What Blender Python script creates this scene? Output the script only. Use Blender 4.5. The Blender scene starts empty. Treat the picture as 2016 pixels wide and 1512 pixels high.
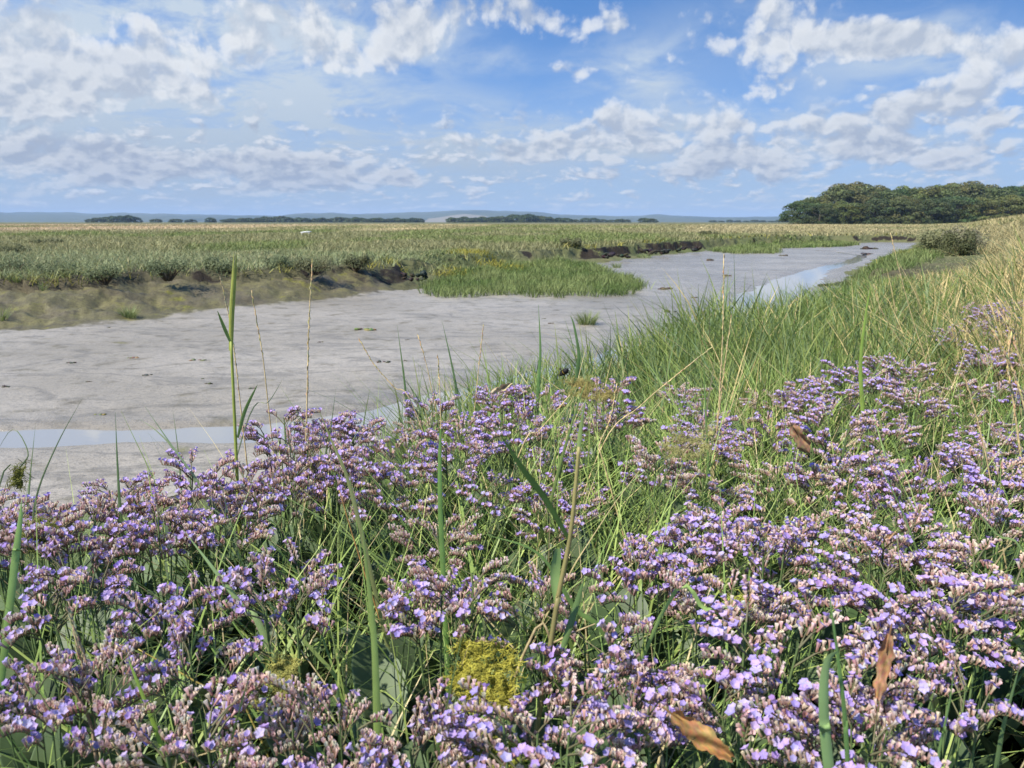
import bpy, math, random
import numpy as np
from mathutils import Vector, Matrix

R = math.radians
rnd = random.Random(7)
rng = np.random.default_rng(11)
scene = bpy.context.scene
COL = scene.collection

# ------------------------------------------------------------------ camera, sky, sun, exposure
CAM_Z, FPX, CX, CY = 0.65, 1520.0, 1008.0, 756.0
PITCH = math.atan((CY - 437.0) / FPX)
cam_d = bpy.data.cameras.new('camera')
cam = bpy.data.objects.new('camera', cam_d)
COL.objects.link(cam)
cam.location = (0, 0, CAM_Z)
cam.rotation_euler = (math.pi / 2 - PITCH, 0, 0)
cam_d.sensor_width = 36
cam_d.lens = 36 * FPX / 2016
cam_d.clip_start = 0.02
cam_d.clip_end = 30000
cam_d.dof.use_dof = True
cam_d.dof.focus_distance = 1.25
cam_d.dof.aperture_fstop = 18
scene.camera = cam

SUN_AZ, SUN_EL = R(-126), R(50)          # azimuth measured from the view direction, minus = left
EXPOSURE = 0.85
sun_dir = Vector((math.sin(SUN_AZ) * math.cos(SUN_EL), math.cos(SUN_AZ) * math.cos(SUN_EL), math.sin(SUN_EL)))
sd = bpy.data.lights.new('sun', 'SUN')
sd.energy = 4.2
sd.angle = R(0.6)
sd.color = (1.0, 0.95, 0.87)
so = bpy.data.objects.new('sun', sd)
COL.objects.link(so)
so.rotation_euler = sun_dir.to_track_quat('Z', 'Y').to_euler()

scene.view_settings.view_transform = 'Standard'
scene.view_settings.look = 'None'
scene.view_settings.exposure = EXPOSURE
scene.view_settings.gamma = 1
scene.cycles.use_denoising = True
scene.cycles.max_bounces = 6
scene.cycles.diffuse_bounces = 3
scene.cycles.glossy_bounces = 2
scene.cycles.transmission_bounces = 3
scene.cycles.volume_bounces = 0
scene.cycles.sample_clamp_indirect = 4


def ray(px, py):
    """unit-forward ray of a photo pixel (2016 x 1512)"""
    u, v = (px - CX) / FPX, (CY - py) / FPX
    return Vector((u, math.cos(PITCH) + v * math.sin(PITCH), -math.sin(PITCH) + v * math.cos(PITCH)))


def azel(px, py):
    d = ray(px, py).normalized()
    return math.atan2(d.x, d.y), math.asin(d.z)


class NT:
    """small helper for node trees"""
    def __init__(s, nt):
        s.nt = nt

    def n(s, t, **kw):
        nd = s.nt.nodes.new(t)
        for k, v in kw.items():
            setattr(nd, k, v)
        return nd

    def link(s, a, b):
        s.nt.links.new(a, b)

    def setin(s, sock, v):
        if isinstance(v, bpy.types.NodeSocket):
            s.link(v, sock)
        else:
            sock.default_value = v

    def m(s, op, a, b=None, c=None, clamp=False):
        nd = s.n('ShaderNodeMath', operation=op, use_clamp=clamp)
        for i, v in enumerate((a, b, c)):
            if v is not None:
                s.setin(nd.inputs[i], v)
        return nd.outputs[0]

    def vm(s, op, a, b=None, c=None):
        nd = s.n('ShaderNodeVectorMath', operation=op)
        for i, v in enumerate((a, b, c)):
            if v is not None:
                s.setin(nd.inputs[i], v)
        return nd.outputs['Value'] if op in ('LENGTH', 'DOT_PRODUCT', 'DISTANCE') else nd.outputs[0]

    def noise(s, vec, scale, detail=4, rough=.55, dist=0.0, lac=2.0):
        nd = s.n('ShaderNodeTexNoise')
        s.setin(nd.inputs['Vector'], vec)
        nd.inputs['Scale'].default_value = scale
        nd.inputs['Detail'].default_value = detail
        nd.inputs['Roughness'].default_value = rough
        nd.inputs['Distortion'].default_value = dist
        nd.inputs['Lacunarity'].default_value = lac
        return nd.outputs[0]

    def ss(s, v, lo, hi, a=0.0, b=1.0, smooth=True):
        nd = s.n('ShaderNodeMapRange', interpolation_type='SMOOTHSTEP' if smooth else 'LINEAR')
        s.setin(nd.inputs[0], v)
        for i, x in enumerate((lo, hi, a, b)):
            s.setin(nd.inputs[i + 1], x)
        return nd.outputs[0]

    def mix(s, f, a, b, mode='MIX'):
        nd = s.n('ShaderNodeMix', data_type='RGBA', blend_type=mode)
        s.setin(nd.inputs[0], f)
        for sock, v in ((nd.inputs[6], a), (nd.inputs[7], b)):
            if isinstance(v, (tuple, list)):
                v = (*v[:3], 1.0)
            s.setin(sock, v)
        return nd.outputs[2]


def build_world():
    w = bpy.data.worlds.new('World')
    scene.world = w
    w.use_nodes = True
    nt = w.node_tree
    nt.nodes.clear()
    N = NT(nt)
    out = N.n('ShaderNodeOutputWorld')
    bg = N.n('ShaderNodeBackground')
    bg.inputs['Strength'].default_value = 0.1
    N.link(bg.outputs[0], out.inputs[0])
    tc = N.n('ShaderNodeTexCoord')
    sep = N.n('ShaderNodeSeparateXYZ')
    N.link(tc.outputs['Generated'], sep.inputs[0])
    x, y, z = sep.outputs
    zc = N.m('MAXIMUM', z, 0.0)
    # the clear sky
    sky = N.n('ShaderNodeTexSky', sky_type='NISHITA')
    sky.sun_disc = False
    sky.sun_elevation = SUN_EL
    sky.sun_rotation = SUN_AZ
    sky.air_density = 1.0
    sky.dust_density = 0.3
    sky.ozone_density = 3.0
    # look a little higher up than the real direction so the low sky is not washed out
    cmb = N.n('ShaderNodeCombineXYZ')
    N.link(x, cmb.inputs[0])
    N.link(y, cmb.inputs[1])
    N.link(N.m('MULTIPLY_ADD', zc, 2.6, 0.10), cmb.inputs[2])
    N.link(cmb.outputs[0], sky.inputs[0])
    hsv = N.n('ShaderNodeHueSaturation')
    hsv.inputs['Saturation'].default_value = SKY_SAT
    hsv.inputs['Value'].default_value = SKY_VAL
    N.link(sky.outputs[0], hsv.inputs['Color'])
    skyc = hsv.outputs[0]
    # angles
    az = N.m('ARCTAN2', x, y)
    el = N.m('ARCSINE', zc)
    e2 = N.m('ADD', el, 0.085)
    U = N.m('MULTIPLY', az, 5.2)
    V = N.m('MULTIPLY', N.m('LOGARITHM', e2, math.e), 1.35)
    ae = N.n('ShaderNodeCombineXYZ')
    N.link(az, ae.inputs[0]); N.link(el, ae.inputs[1])
    cv = N.n('ShaderNodeCombineXYZ')
    N.link(U, cv.inputs[0]); N.link(V, cv.inputs[1]); cv.inputs[2].default_value = 4.7
    warp = N.n('ShaderNodeTexNoise')
    N.link(cv.outputs[0], warp.inputs['Vector'])
    warp.inputs['Scale'].default_value = 1.6
    warp.inputs['Detail'].default_value = 3
    wv = N.vm('MULTIPLY_ADD', N.vm('SUBTRACT', warp.outputs['Color'], (.5, .5, .5)), (.26, .16, 0.), cv.outputs[0])
    # where the cloud masses hang (azimuth, elevation)
    total = None
    for (px, py, rx, ry, wt) in CLOUDS:
        if wt > 0 and rx < 62:
            wt *= .72
        rx, ry = rx * 1.12, ry * 1.12
        a, e = azel(px, py)
        sx, sy = FPX / rx, FPX / ry
        v = N.vm('MULTIPLY_ADD', ae.outputs[0], (sx, sy, 0), (-a * sx, -e * sy, 0))
        g = N.ss(N.vm('LENGTH', v), 0.0, 1.25, wt, 0.0)
        total = g if total is None else N.m('ADD', total, g)
    def dens(vec):
        a = N.noise(vec, 3.1, 10, .60, .0)
        vo = N.n('ShaderNodeTexVoronoi', feature='F1')
        N.link(N.vm('MULTIPLY', vec, (1, 1.15, 1)), vo.inputs['Vector'])
        vo.inputs['Scale'].default_value = 7.5
        vo.inputs['Detail'].default_value = 1.0
        vo.inputs['Roughness'].default_value = .55
        return N.m('ADD', N.m('MULTIPLY', N.m('SUBTRACT', a, .5), 2.7), N.m('MULTIPLY', N.m('SUBTRACT', .45, vo.outputs['Distance']), .55))
    n1 = dens(wv)
    n2 = dens(N.vm('ADD', wv, (-.028, .07, 0)))
    # no placed masses above the picture: a few broken clouds there
    lowcov = N.ss(el, .02, .15, .16, 0.0)
    d = N.m('ADD', N.m('ADD', n1, lowcov), N.m('SUBTRACT', N.m('MULTIPLY', total, .88), .20))
    alpha = N.m('ADD', N.m('MULTIPLY', N.ss(d, -.10, .26), .55), N.m('MULTIPLY', N.ss(d, .0, .60), .45))
    lit = N.m('MULTIPLY_ADD', N.m('SUBTRACT', n1, n2), 2.1, .52, clamp=True)
    thick = N.ss(d, .15, .9, 1.0, .60)
    lit = N.m('MULTIPLY', lit, thick)
    # low clouds are greyer than high ones
    low = N.ss(el, .03, .17)
    shadow = N.mix(low, (1.95, 2.3, 3.0), (2.7, 3.05, 3.65))
    bright = N.mix(low, (3.9, 4.1, 4.4), (4.9, 5.0, 5.1))
    cc = N.mix(lit, shadow, bright)
    # thin veils
    sv = N.vm('MULTIPLY', wv, (.8, 2.0, 1.0))
    veil = N.ss(N.noise(sv, 1.8, 8, .62, .4), .36, .66)
    vt = None
    for (px, py, rx, ry, wt) in VEILS:
        a, e = azel(px, py)
        sx, sy = FPX / rx, FPX / ry
        v = N.vm('MULTIPLY_ADD', ae.outputs[0], (sx, sy, 0), (-a * sx, -e * sy, 0))
        g = N.ss(N.vm('LENGTH', v), 0.0, 1.3, wt, 0.0)
        vt = g if vt is None else N.m('ADD', vt, g)
    veil = N.m('MULTIPLY', N.m('ADD', veil, .30), vt, clamp=True)
    c = N.mix(veil, skyc, (3.2, 3.75, 4.4))
    # pale air low over the land
    hz = N.ss(el, 0.0, .20, .92, 0.0)
    c = N.mix(hz, c, (2.05, 2.6, 3.35))
    # small far puffs low in the sky
    pv = N.vm('MULTIPLY', wv, (1.9, 2.5, 1.0))
    pn = N.noise(pv, 3.2, 6, .6, .1)
    pn2 = N.noise(N.vm('ADD', pv, (-.03, .10, 0)), 3.2, 6, .6, .1)
    pa = N.m('MULTIPLY', N.ss(pn, .50, .66), N.m('MULTIPLY', N.ss(el, .10, .16, .85, 0.0), N.ss(el, .0, .03)))
    pl = N.m('MULTIPLY_ADD', N.m('SUBTRACT', pn, pn2), 4.5, .42, clamp=True)
    c = N.mix(pa, c, N.mix(pl, (1.95, 2.3, 2.95), (4.2, 4.4, 4.7)))
    c = N.mix(N.m('MULTIPLY', alpha, N.ss(el, .0, .06, .5, .95)), c, cc)
    N.link(c, bg.inputs['Color'])
    w.cycles.sampling_method = 'MANUAL'
    w.cycles.sample_map_resolution = 512


SKY_SAT, SKY_VAL = 1.2, 1.45
# (x, y, rx, ry, weight) of the cloud masses of the photograph, turned into azimuth and elevation
CLOUDS = [
    (130, 105, 170, 70, .75), (20, 150, 150, 90, .5), (290, 75, 60, 40, .4), (480, 120, 330, 75, .62), (640, 70, 260, 70, .55), (820, 75, 110, 50, .55), (300, 175, 200, 50, .5), (40, 205, 90, 30, .5),
    (120, 15, 260, 40, .35), (720, 10, 260, 40, .5),
    (985, 20, 110, 55, .75), (1130, 50, 100, 40, .65), (1240, 48, 50, 22, .5), (1130, 140, 60, 26, .7), (1220, 130, 110, 40, .42),
    (1480, 85, 190, 60, .8), (1640, 60, 120, 45, .6), (1760, 75, 110, 40, .85), (1500, 10, 160, 30, .7), (1570, 170, 120, 36, .65), (1900, 85, 180, 32, .55),
    (1960, 140, 100, 48, .95), (1850, 150, 35, 22, .5),
    (1180, 270, 150, 55, 1.0), (1215, 210, 80, 42, .75), (1335, 200, 48, 40, .75), (1430, 215, 70, 40, .6), (1380, 245, 100, 28, .5),
    (1690, 240, 130, 45, .9), (1810, 200, 80, 34, .85), (1560, 245, 70, 36, .75), (1900, 220, 70, 40, .7), (1975, 240, 70, 26, .6), (1720, 285, 120, 30, .6),
    (1030, 305, 60, 34, .95), (870, 270, 100, 34, .55), (900, 305, 110, 26, .4), (390, 325, 340, 48, .85), (80, 305, 210, 46, .85), (600, 335, 210, 36, .7), (790, 350, 34, 18, .9), (240, 345, 60, 24, .6),
    (1400, 290, 130, 40, .55), (1460, 310, 120, 36, .4), (1620, 310, 200, 40, .4), (1820, 315, 170, 34, .5), (1190, 345, 80, 18, .5), (1340, 340, 90, 20, .55), (1510, 352, 26, 18, .8), (1150, 385, 40, 14, .5), (1370, 370, 60, 16, .4),
    (600, 365, 120, 16, .4), (470, 375, 80, 14, .4), (110, 375, 80, 18, .4), (1950, 300, 120, 40, .4),
    (620, 168, 200, 24, -.6), (1000, 200, 260, 50, -.9), (900, 140, 130, 40, -.5), (1290, 80, 70, 50, -.6), (1800, 140, 110, 22, -.5),
    (300, 255, 200, 24, -.4), (1760, 15, 130, 30, -.7), (950, 235, 160, 26, -.5), (230, 70, 60, 26, -.5), (1560, 212, 160, 20, -.5), (1050, 110, 100, 30, -.5), (1350, 150, 60, 40, -.3),
]
VEILS = [
    (250, 150, 560, 190, 1.0), (560, 240, 640, 80, 1.0), (180, 330, 660, 120, 1.0), (900, 320, 340, 60, .5), (1560, 100, 420, 110, .5),
    (1250, 150, 200, 70, .6), (1000, 120, 140, 30, .4), (1900, 100, 220, 70, .5), (1650, 290, 560, 90, .6), (1250, 280, 360, 80, .5), (620, 60, 420, 90, .8),
]
build_world()


# ------------------------------------------------------------------ helpers
def at_plane(px, py, z):
    r = ray(px, py)
    t = (z - CAM_Z) / r.z
    return Vector((r.x * t, r.y * t, z))


def at_depth(px, py, y):
    r = ray(px, py)
    t = y / r.y
    return Vector((r.x * t, y, CAM_Z + r.z * t))


def project(p):
    x, y, z = p[0], p[1], p[2] - CAM_Z
    f = y * math.cos(PITCH) - z * math.sin(PITCH)
    u = y * math.sin(PITCH) + z * math.cos(PITCH)
    return CX + FPX * x / f, CY - FPX * u / f


def hash2(ix, iy, seed):
    h = (ix.astype(np.int64) * 374761393 + iy.astype(np.int64) * 668265263 + seed * 982451653) & 0x7fffffff
    h = ((h ^ (h >> 13)) * 1274126177) & 0x7fffffff
    h = (h ^ (h >> 16)) & 0xffffff
    return h / float(0xffffff)


def vnoise(x, y, seed=0):
    ix, iy = np.floor(x), np.floor(y)
    fx, fy = x - ix, y - iy
    fx, fy = fx * fx * (3 - 2 * fx), fy * fy * (3 - 2 * fy)
    a, b = hash2(ix, iy, seed), hash2(ix + 1, iy, seed)
    c, d = hash2(ix, iy + 1, seed), hash2(ix + 1, iy + 1, seed)
    return (a + (b - a) * fx) * (1 - fy) + (c + (d - c) * fx) * fy


def fbm(x, y, oct=4, seed=0):
    s, a, t = 0, .5, 0
    for i in range(oct):
        s = s + a * vnoise(x, y, seed + i)
        t += a
        a *= .5
        x, y = x * 2.03 + 17.1, y * 2.03 + 5.7
    return s / t


def sstep(a, b, x):
    t = np.clip((x - a) / (b - a), 0, 1)
    return t * t * (3 - 2 * t)


def poly_dist(x, y, P, W=None, closed=False):
    """distance to a polyline; W: values per vertex, interpolated at the closest point"""
    n = len(P)
    best = np.full(x.shape, 1e18)
    val = np.zeros(x.shape)
    for i in range(n if closed else n - 1):
        ax, ay = P[i][0], P[i][1]
        bx, by = P[(i + 1) % n][0], P[(i + 1) % n][1]
        dx, dy = bx - ax, by - ay
        t = np.clip(((x - ax) * dx + (y - ay) * dy) / (dx * dx + dy * dy + 1e-12), 0, 1)
        d = (x - ax - t * dx) ** 2 + (y - ay - t * dy) ** 2
        m = d < best
        best = np.where(m, d, best)
        if W is not None:
            val = np.where(m, W[i] + (W[(i + 1) % n] - W[i]) * t, val)
    return np.sqrt(best), val


def inside(x, y, P):
    r = np.zeros(np.shape(x), bool)
    n = len(P)
    for i in range(n):
        x1, y1 = P[i][0], P[i][1]
        x2, y2 = P[(i + 1) % n][0], P[(i + 1) % n][1]
        c = ((y1 > y) != (y2 > y)) & (x < (x2 - x1) * (y - y1) / ((y2 - y1) if y2 != y1 else 1e-12) + x1)
        r ^= c
    return r


def mesh_np(name, V, F, cols=None, smooth=True, attrs=None):
    """quads or tris, all of one size, from numpy arrays"""
    me = bpy.data.meshes.new(name)
    V = np.asarray(V, np.float32)
    F = np.asarray(F, np.int32)
    k = F.shape[1]
    me.vertices.add(len(V))
    me.vertices.foreach_set('co', V.ravel())
    me.loops.add(F.size)
    me.loops.foreach_set('vertex_index', F.ravel())
    me.polygons.add(len(F))
    me.polygons.foreach_set('loop_start', np.arange(0, F.size, k, dtype=np.int32))
    me.polygons.foreach_set('loop_total', np.full(len(F), k, np.int32))
    if smooth:
        me.polygons.foreach_set('use_smooth', np.ones(len(F), bool))
    if cols is not None:
        a = me.color_attributes.new('Col', 'FLOAT_COLOR', 'POINT')
        c = np.ones((len(V), 4), np.float32)
        c[:, :3] = cols
        a.data.foreach_set('color', c.ravel())
    for k_, v in (attrs or {}).items():
        a = me.attributes.new(k_, 'FLOAT', 'POINT')
        a.data.foreach_set('value', np.asarray(v, np.float32))
    me.update()
    me.validate()
    return me


class MB:
    """collects quads and triangles with vertex colours into ONE mesh"""
    def __init__(s):
        s.v, s.f, s.c = [], [], []

    def vert(s, p, c):
        s.v.append((p[0], p[1], p[2])); s.c.append((c[0], c[1], c[2]))
        return len(s.v) - 1

    def tube(s, pts, rad, col, sides=5, cap=True):
        n = len(pts)
        pts = [Vector(p) for p in pts]
        rad = rad if isinstance(rad, (list, tuple)) else [rad] * n
        col = [col] * n if isinstance(col[0], (int, float)) else col
        rings = []
        ref = Vector((.31, .87, .13))
        for i in range(n):
            t = (pts[min(i + 1, n - 1)] - pts[max(i - 1, 0)]).normalized()
            a = t.cross(ref)
            if a.length < 1e-3:
                a = t.cross(Vector((1, 0, 0)))
            a.normalize()
            b = t.cross(a)
            rings.append([s.vert(pts[i] + (a * math.cos(q) + b * math.sin(q)) * rad[i], col[i])
                          for q in (2 * math.pi * j / sides for j in range(sides))])
        for i in range(n - 1):
            for j in range(sides):
                s.f.append((rings[i][j], rings[i][(j + 1) % sides], rings[i + 1][(j + 1) % sides], rings[i + 1][j]))
        if cap:
            s.f.append(tuple(rings[-1]))
            s.f.append(tuple(reversed(rings[0])))

    def ribbon(s, pts, wid, col, side, fold=.25):
        """a blade with a shallow V along its middle"""
        n = len(pts)
        pts = [Vector(p) for p in pts]
        col = [col] * n if isinstance(col[0], (int, float)) else col
        side = Vector(side)
        prev = None
        for i in range(n):
            t = (pts[min(i + 1, n - 1)] - pts[max(i - 1, 0)]).normalized()
            a = (side - t * side.dot(t))
            a.normalize()
            nn = t.cross(a)
            w = wid[i] * .5
            cur = (s.vert(pts[i] - a * w + nn * w * fold, col[i]), s.vert(pts[i], [x * 1.12 for x in col[i]]), s.vert(pts[i] + a * w + nn * w * fold, col[i]))
            if prev:
                s.f.append((prev[0], prev[1], cur[1], cur[0]))
                s.f.append((prev[1], prev[2], cur[2], cur[1]))
            prev = cur

    def ellipsoid(s, c, r, colf, M=None, nu=14, nv=9, jit=0, seed=0):
        rr = random.Random(seed)
        c = Vector(c)
        rows = []
        for i in range(nv + 1):
            th = math.pi * i / nv
            row = []
            for j in range(nu):
                ph = 2 * math.pi * j / nu
                p = Vector((r[0] * math.sin(th) * math.cos(ph), r[1] * math.cos(th), r[2] * math.sin(th) * math.sin(ph)))
                k = 1 + rr.uniform(-jit, jit)
                cl = colf(p) if callable(colf) else colf
                p = p * k
                if M is not None:
                    p = M @ p
                row.append(s.vert(c + p, cl))
            rows.append(row)
        for i in range(nv):
            for j in range(nu):
                s.f.append((rows[i][j], rows[i][(j + 1) % nu], rows[i + 1][(j + 1) % nu], rows[i + 1][j]))

    def mesh(s, name, smooth=True):
        me = bpy.data.meshes.new(name)
        me.from_pydata(s.v, [], s.f)
        a = me.color_attributes.new('Col', 'FLOAT_COLOR', 'POINT')
        c = np.ones((len(s.v), 4), np.float32)
        c[:, :3] = np.array(s.c, np.float32).reshape(-1, 3)
        a.data.foreach_set('color', c.ravel())
        if smooth:
            me.polygons.foreach_set('use_smooth', np.ones(len(s.f), bool))
        me.update()
        return me


def link(name, me, mat=None, parent=None, loc=(0, 0, 0)):
    o = bpy.data.objects.new(name, me)
    COL.objects.link(o)
    o.location = loc
    if mat is not None and len(me.materials) == 0:
        me.materials.append(mat)
    if parent is not None:
        o.parent = parent
    return o


def empty(name, loc, rot=(0, 0, 0), scale=1.0):
    o = bpy.data.objects.new(name, None)
    COL.objects.link(o)
    o.empty_display_size = .05
    o.location = loc
    o.rotation_euler = rot
    o.scale = (scale, scale, scale) if not isinstance(scale, (tuple, list)) else scale
    return o


def tag(o, label=None, cat=None, group=None, kind=None):
    if label: o['label'] = label
    if cat: o['category'] = cat
    if group: o['group'] = group
    if kind: o['kind'] = kind
    return o


def plant_mat(name, rough=.5, trans=.3, spec=.3, var=.18, vscale=25.0, gain=1.0):
    """vertex-coloured leaf or stem: reflects, and lets some light through"""
    m = bpy.data.materials.new(name)
    m.use_nodes = True
    N = NT(m.node_tree)
    m.node_tree.nodes.clear()
    out = N.n('ShaderNodeOutputMaterial')
    p = N.n('ShaderNodeBsdfPrincipled')
    at = N.n('ShaderNodeAttribute', attribute_name='Col')
    tc = N.n('ShaderNodeTexCoord')
    v = N.noise(tc.outputs['Object'], vscale, 3, .6)
    k = N.ss(v, .3, .7, gain * (1 - var), gain * (1 + var), smooth=False)
    c = N.vm('SCALE', at.outputs['Color'])
    N.link(k, c.node.inputs['Scale'])
    N.link(c, p.inputs['Base Color'])
    p.inputs['Roughness'].default_value = rough
    p.inputs['Specular IOR Level'].default_value = spec
    if trans > 0:
        t = N.n('ShaderNodeBsdfTranslucent')
        N.link(c, t.inputs['Color'])
        mx = N.n('ShaderNodeMixShader')
        mx.inputs[0].default_value = trans
        N.link(p.outputs[0], mx.inputs[1])
        N.link(t.outputs[0], mx.inputs[2])
        N.link(mx.outputs[0], out.inputs[0])
    else:
        N.link(p.outputs[0], out.inputs[0])
    return m


M_GRASS = plant_mat('grass_blade', .45, .38, .35, gain=1.4)
M_FARGRASS = plant_mat('marsh_plant', .6, .25, .2, .12, 3.0, 1.3)
M_LEAF = plant_mat('waxy_leaf', .5, .15, .28, .14, 40, 1.15)
M_STEM = plant_mat('plant_stem', .55, .2, .25, gain=1.7)
M_FLOWER = plant_mat('papery_flower', .6, .34, .1, .08, 200, 1.15)
M_DRY = plant_mat('dry_plant', .75, .12, .15, .42, 120)
M_TREE = plant_mat('tree_leaf', .55, .2, .25, .25, .6, 1.45)
M_BARK = plant_mat('bark', .85, 0, .1, .3, 2)
M_SOLID = plant_mat('plain_coat', .6, 0, .25, .15, 60)
M_ALGA = plant_mat('dried_alga', .8, .25, .1, .3, 160, 1.6)

# ------------------------------------------------------------------ the land
MUD_Z = -0.35
# outline of the creek bed: photo pixel on the mud plane, width of the bank behind it, 1 = gentle algae slope
OUT = [(-1500, 800, 2.6, 1), (-500, 702, 2.5, 1), (0, 657, 2.45, 1), (150, 650, 2.3, 1), (300, 632, 2.2, 1), (450, 611, 1.9, 1), (600, 598, 1.55, .9),
       (720, 584, 1.2, .7), (830, 566, .8, .4), (900, 550, 1.3, .1), (1000, 540, 1.9, 0), (1100, 530, 2.2, 0), (1180, 516, 1.2, 0), (1300, 503, .8, 0),
       (1390, 494, .8, 0), (1450, 488, .8, 0), (1550, 482.5, .8, 0), (1650, 478.5, .7, 0), (1750, 477, .9, 0), (1810, 477.5, .9, 0),
       (1800, 486, 1.2, .2), (1770, 497, 1.6, .2), (1730, 510, 1.5, .2), (1690, 530, 1.2, .2), (1660, 548, 1.0, .2), (1640, 568, .9, .2), (1640, 590, .9, .2),
       (1560, 640, .9, 0), (1450, 690, .9, 0), (1300, 735, .9, 0), (1150, 770, .9, 0), (1000, 805, 1.2, 0), (800, 862, 1.6, 0), (600, 922, 1.75, 0),
       (300, 990, 1.5, 0), (0, 1030, 1.55, 0), (-600, 1045, 1.5, 0), (-2500, 1045, 1.4, 0)]
CUTW = [(-1500, .5), (0, .5), (150, .35), (300, .7), (450, .45), (600, .45), (720, .9), (830, 1), (900, .15), (1100, .1), (1180, .8), (1300, 1), (1390, 1), (1450, .3), (1650, .35), (1750, 1), (1810, 1)]  # strength of the peat and painted undercut dark along the bank
CREEK = [at_plane(a, b, MUD_Z) for a, b, _, _ in OUT]
CREEK_W = [o[2] for o in OUT]
CREEK_K = [o[3] for o in OUT]
CREEK_C = [float(np.interp(o[0], [c[0] for c in CUTW], [c[1] for c in CUTW])) if i < 20 else .25 for i, o in enumerate(OUT)]
THAL = [(-1200, 905, .22), (-400, 885, .22), (0, 868, .14), (250, 862, .125), (500, 857, .12), (740, 822, .17), (960, 775, .2), (1200, 720, .24), (1390, 668, .32), (1470, 620, .36),
        (1525, 585, .38), (1570, 555, .34), (1610, 532, .2), (1680, 514, .16), (1700, 503, .14), (1640, 496, .12), (1560, 492, .1)]
THALW = [at_plane(a, b, -.385) for a, b, _ in THAL]
THAL_HW = [t[2] for t in THAL]
SPIT = [(842, 577), (880, 583), (960, 584), (1040, 586), (1120, 583), (1200, 580), (1262, 576), (1278, 568), (1250, 552), (1200, 538), (1165, 522), (1100, 520), (1000, 530), (900, 545), (835, 562)]
SPITW = [at_plane(a, b, MUD_Z) for a, b in SPIT]
SPIT2 = [(1395, 495), (1440, 499), (1530, 499.5), (1530, 494), (1500, 490), (1560, 488.5), (1660, 485.5), (1690, 481), (1650, 478), (1550, 481), (1450, 487)]
SPIT2W = [at_plane(a, b, MUD_Z) for a, b in SPIT2]
RSPIT = [(1640, 590), (1650, 565), (1690, 540), (1720, 522), (1745, 505), (1800, 500), (1850, 505), (1860, 530), (1800, 560), (1720, 590)]
RSPITW = [at_plane(a, b, -.28) for a, b in RSPIT]


def terrain(x, y):
    """height, creek mask, algae share, cut share (dark peat tone, also painted undercut shade), wetness"""
    wob = (fbm(x * 1.7, y * 1.7, 4, 3) - .5) * .55 + (fbm(x * 7, y * 7, 3, 9) - .5) * .12
    d, w = poly_dist(x, y, CREEK, CREEK_W, True)
    _, k = poly_dist(x, y, CREEK, CREEK_K, True)
    _, cw = poly_dist(x, y, CREEK, CREEK_C, True)
    ins = inside(x, y, CREEK)
    near = y < 6
    d = np.where(ins, -d, d) + np.where(near, wob * .5, wob * np.clip(y / 12, .5, 1.6))
    ins = d < 0
    t = np.clip(d / w, 0, 1)
    gentle = .58 * sstep(0, .9, t) + .42 * sstep(.82, .97, t)
    steep = sstep(0.05, .5, t) * .25 + .75 * sstep(.45, .8, t)
    f = k * gentle + (1 - k) * steep
    f = np.where(near & (k < .1), sstep(0, 1, t), f)
    lumps = (fbm(x * 3.1, y * 3.1, 4, 21) - .5)
    und = (fbm(x * .35, y * .35, 4, 33) - .5) * .10 + lumps * .09
    z = MUD_Z + .35 * f + np.where(t > .02, und * t, 0) + (k * (lumps * .18 + (fbm(x * 8, y * 8, 4, 25) - .5) * .07) * np.sin(np.pi * t))
    # a low shelf under the two cordgrass beds
    td, hw = poly_dist(x, y, THALW, THAL_HW)
    td = np.maximum(0, td + (fbm(x * 2.1, y * 2.6, 4, 91) - .5) * .22 * np.clip(hw / .2, .6, 1.4) * sstep(0, .1, td))
    z = np.where(ins, MUD_Z + (fbm(x * 2.2, y * 2.2, 5, 41) - .5) * .032 + (fbm(x * 9, y * 9, 2, 45) - .5) * .008 + np.clip(-d, 0, 1.2) * -.006, z)
    z = z - .075 * (1 - sstep(0, 2.1, td / hw)) * (d < .3)
    pxx = CX + FPX * x / np.maximum(y, .3)
    kk = sstep(860, 660, pxx) * (y > .9) * (y < 3.2)
    z = np.where(kk > 0, z + kk * (np.minimum(z, np.maximum(MUD_Z + .02, CAM_Z - .43 * y)) - z), z)
    # the ground climbs to a sea bank on the right
    rise = sstep(.50, .66, x / np.maximum(y, .1)) * sstep(16, 45, y) * .72
    z = z + rise * (1 - sstep(150, 260, y)) * (d > 0)
    z = z + .10 * sstep(.55, .7, x / np.maximum(y, .1)) * sstep(3, 8, y) * (d > 0)
    lum2 = fbm(x * .8, y * .8, 3, 55)
    algae = k * sstep(.03, .3, t) * (d > 0) * (1 - sstep(.93, 1, t))
    cut = np.where(d > 0, (1 - k) * sstep(.30, .45, t) * (1 - sstep(.66, .85, t)) + k * sstep(.82, .88, t) * (1 - sstep(.94, .98, t)), 0)  # dark band on the bank face: peat, plus undercut shade put into colour
    cut = cut * sstep(.57, .42, fbm(x * .9, y * .9, 3, 61) - .48 * (cw - .62))
    wet = np.maximum(1 - sstep(.8, 4.0, td / hw), .75 * sstep(7, 15, y + 1.2 * x)) * (d < .1)
    return z, (d < .02) | ((k > .5) & (t < .88) & (d < w * .88)), algae, cut, wet, t


def ground_z(x, y):
    return float(terrain(np.array([float(x)]), np.array([float(y)]))[0][0])


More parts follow.
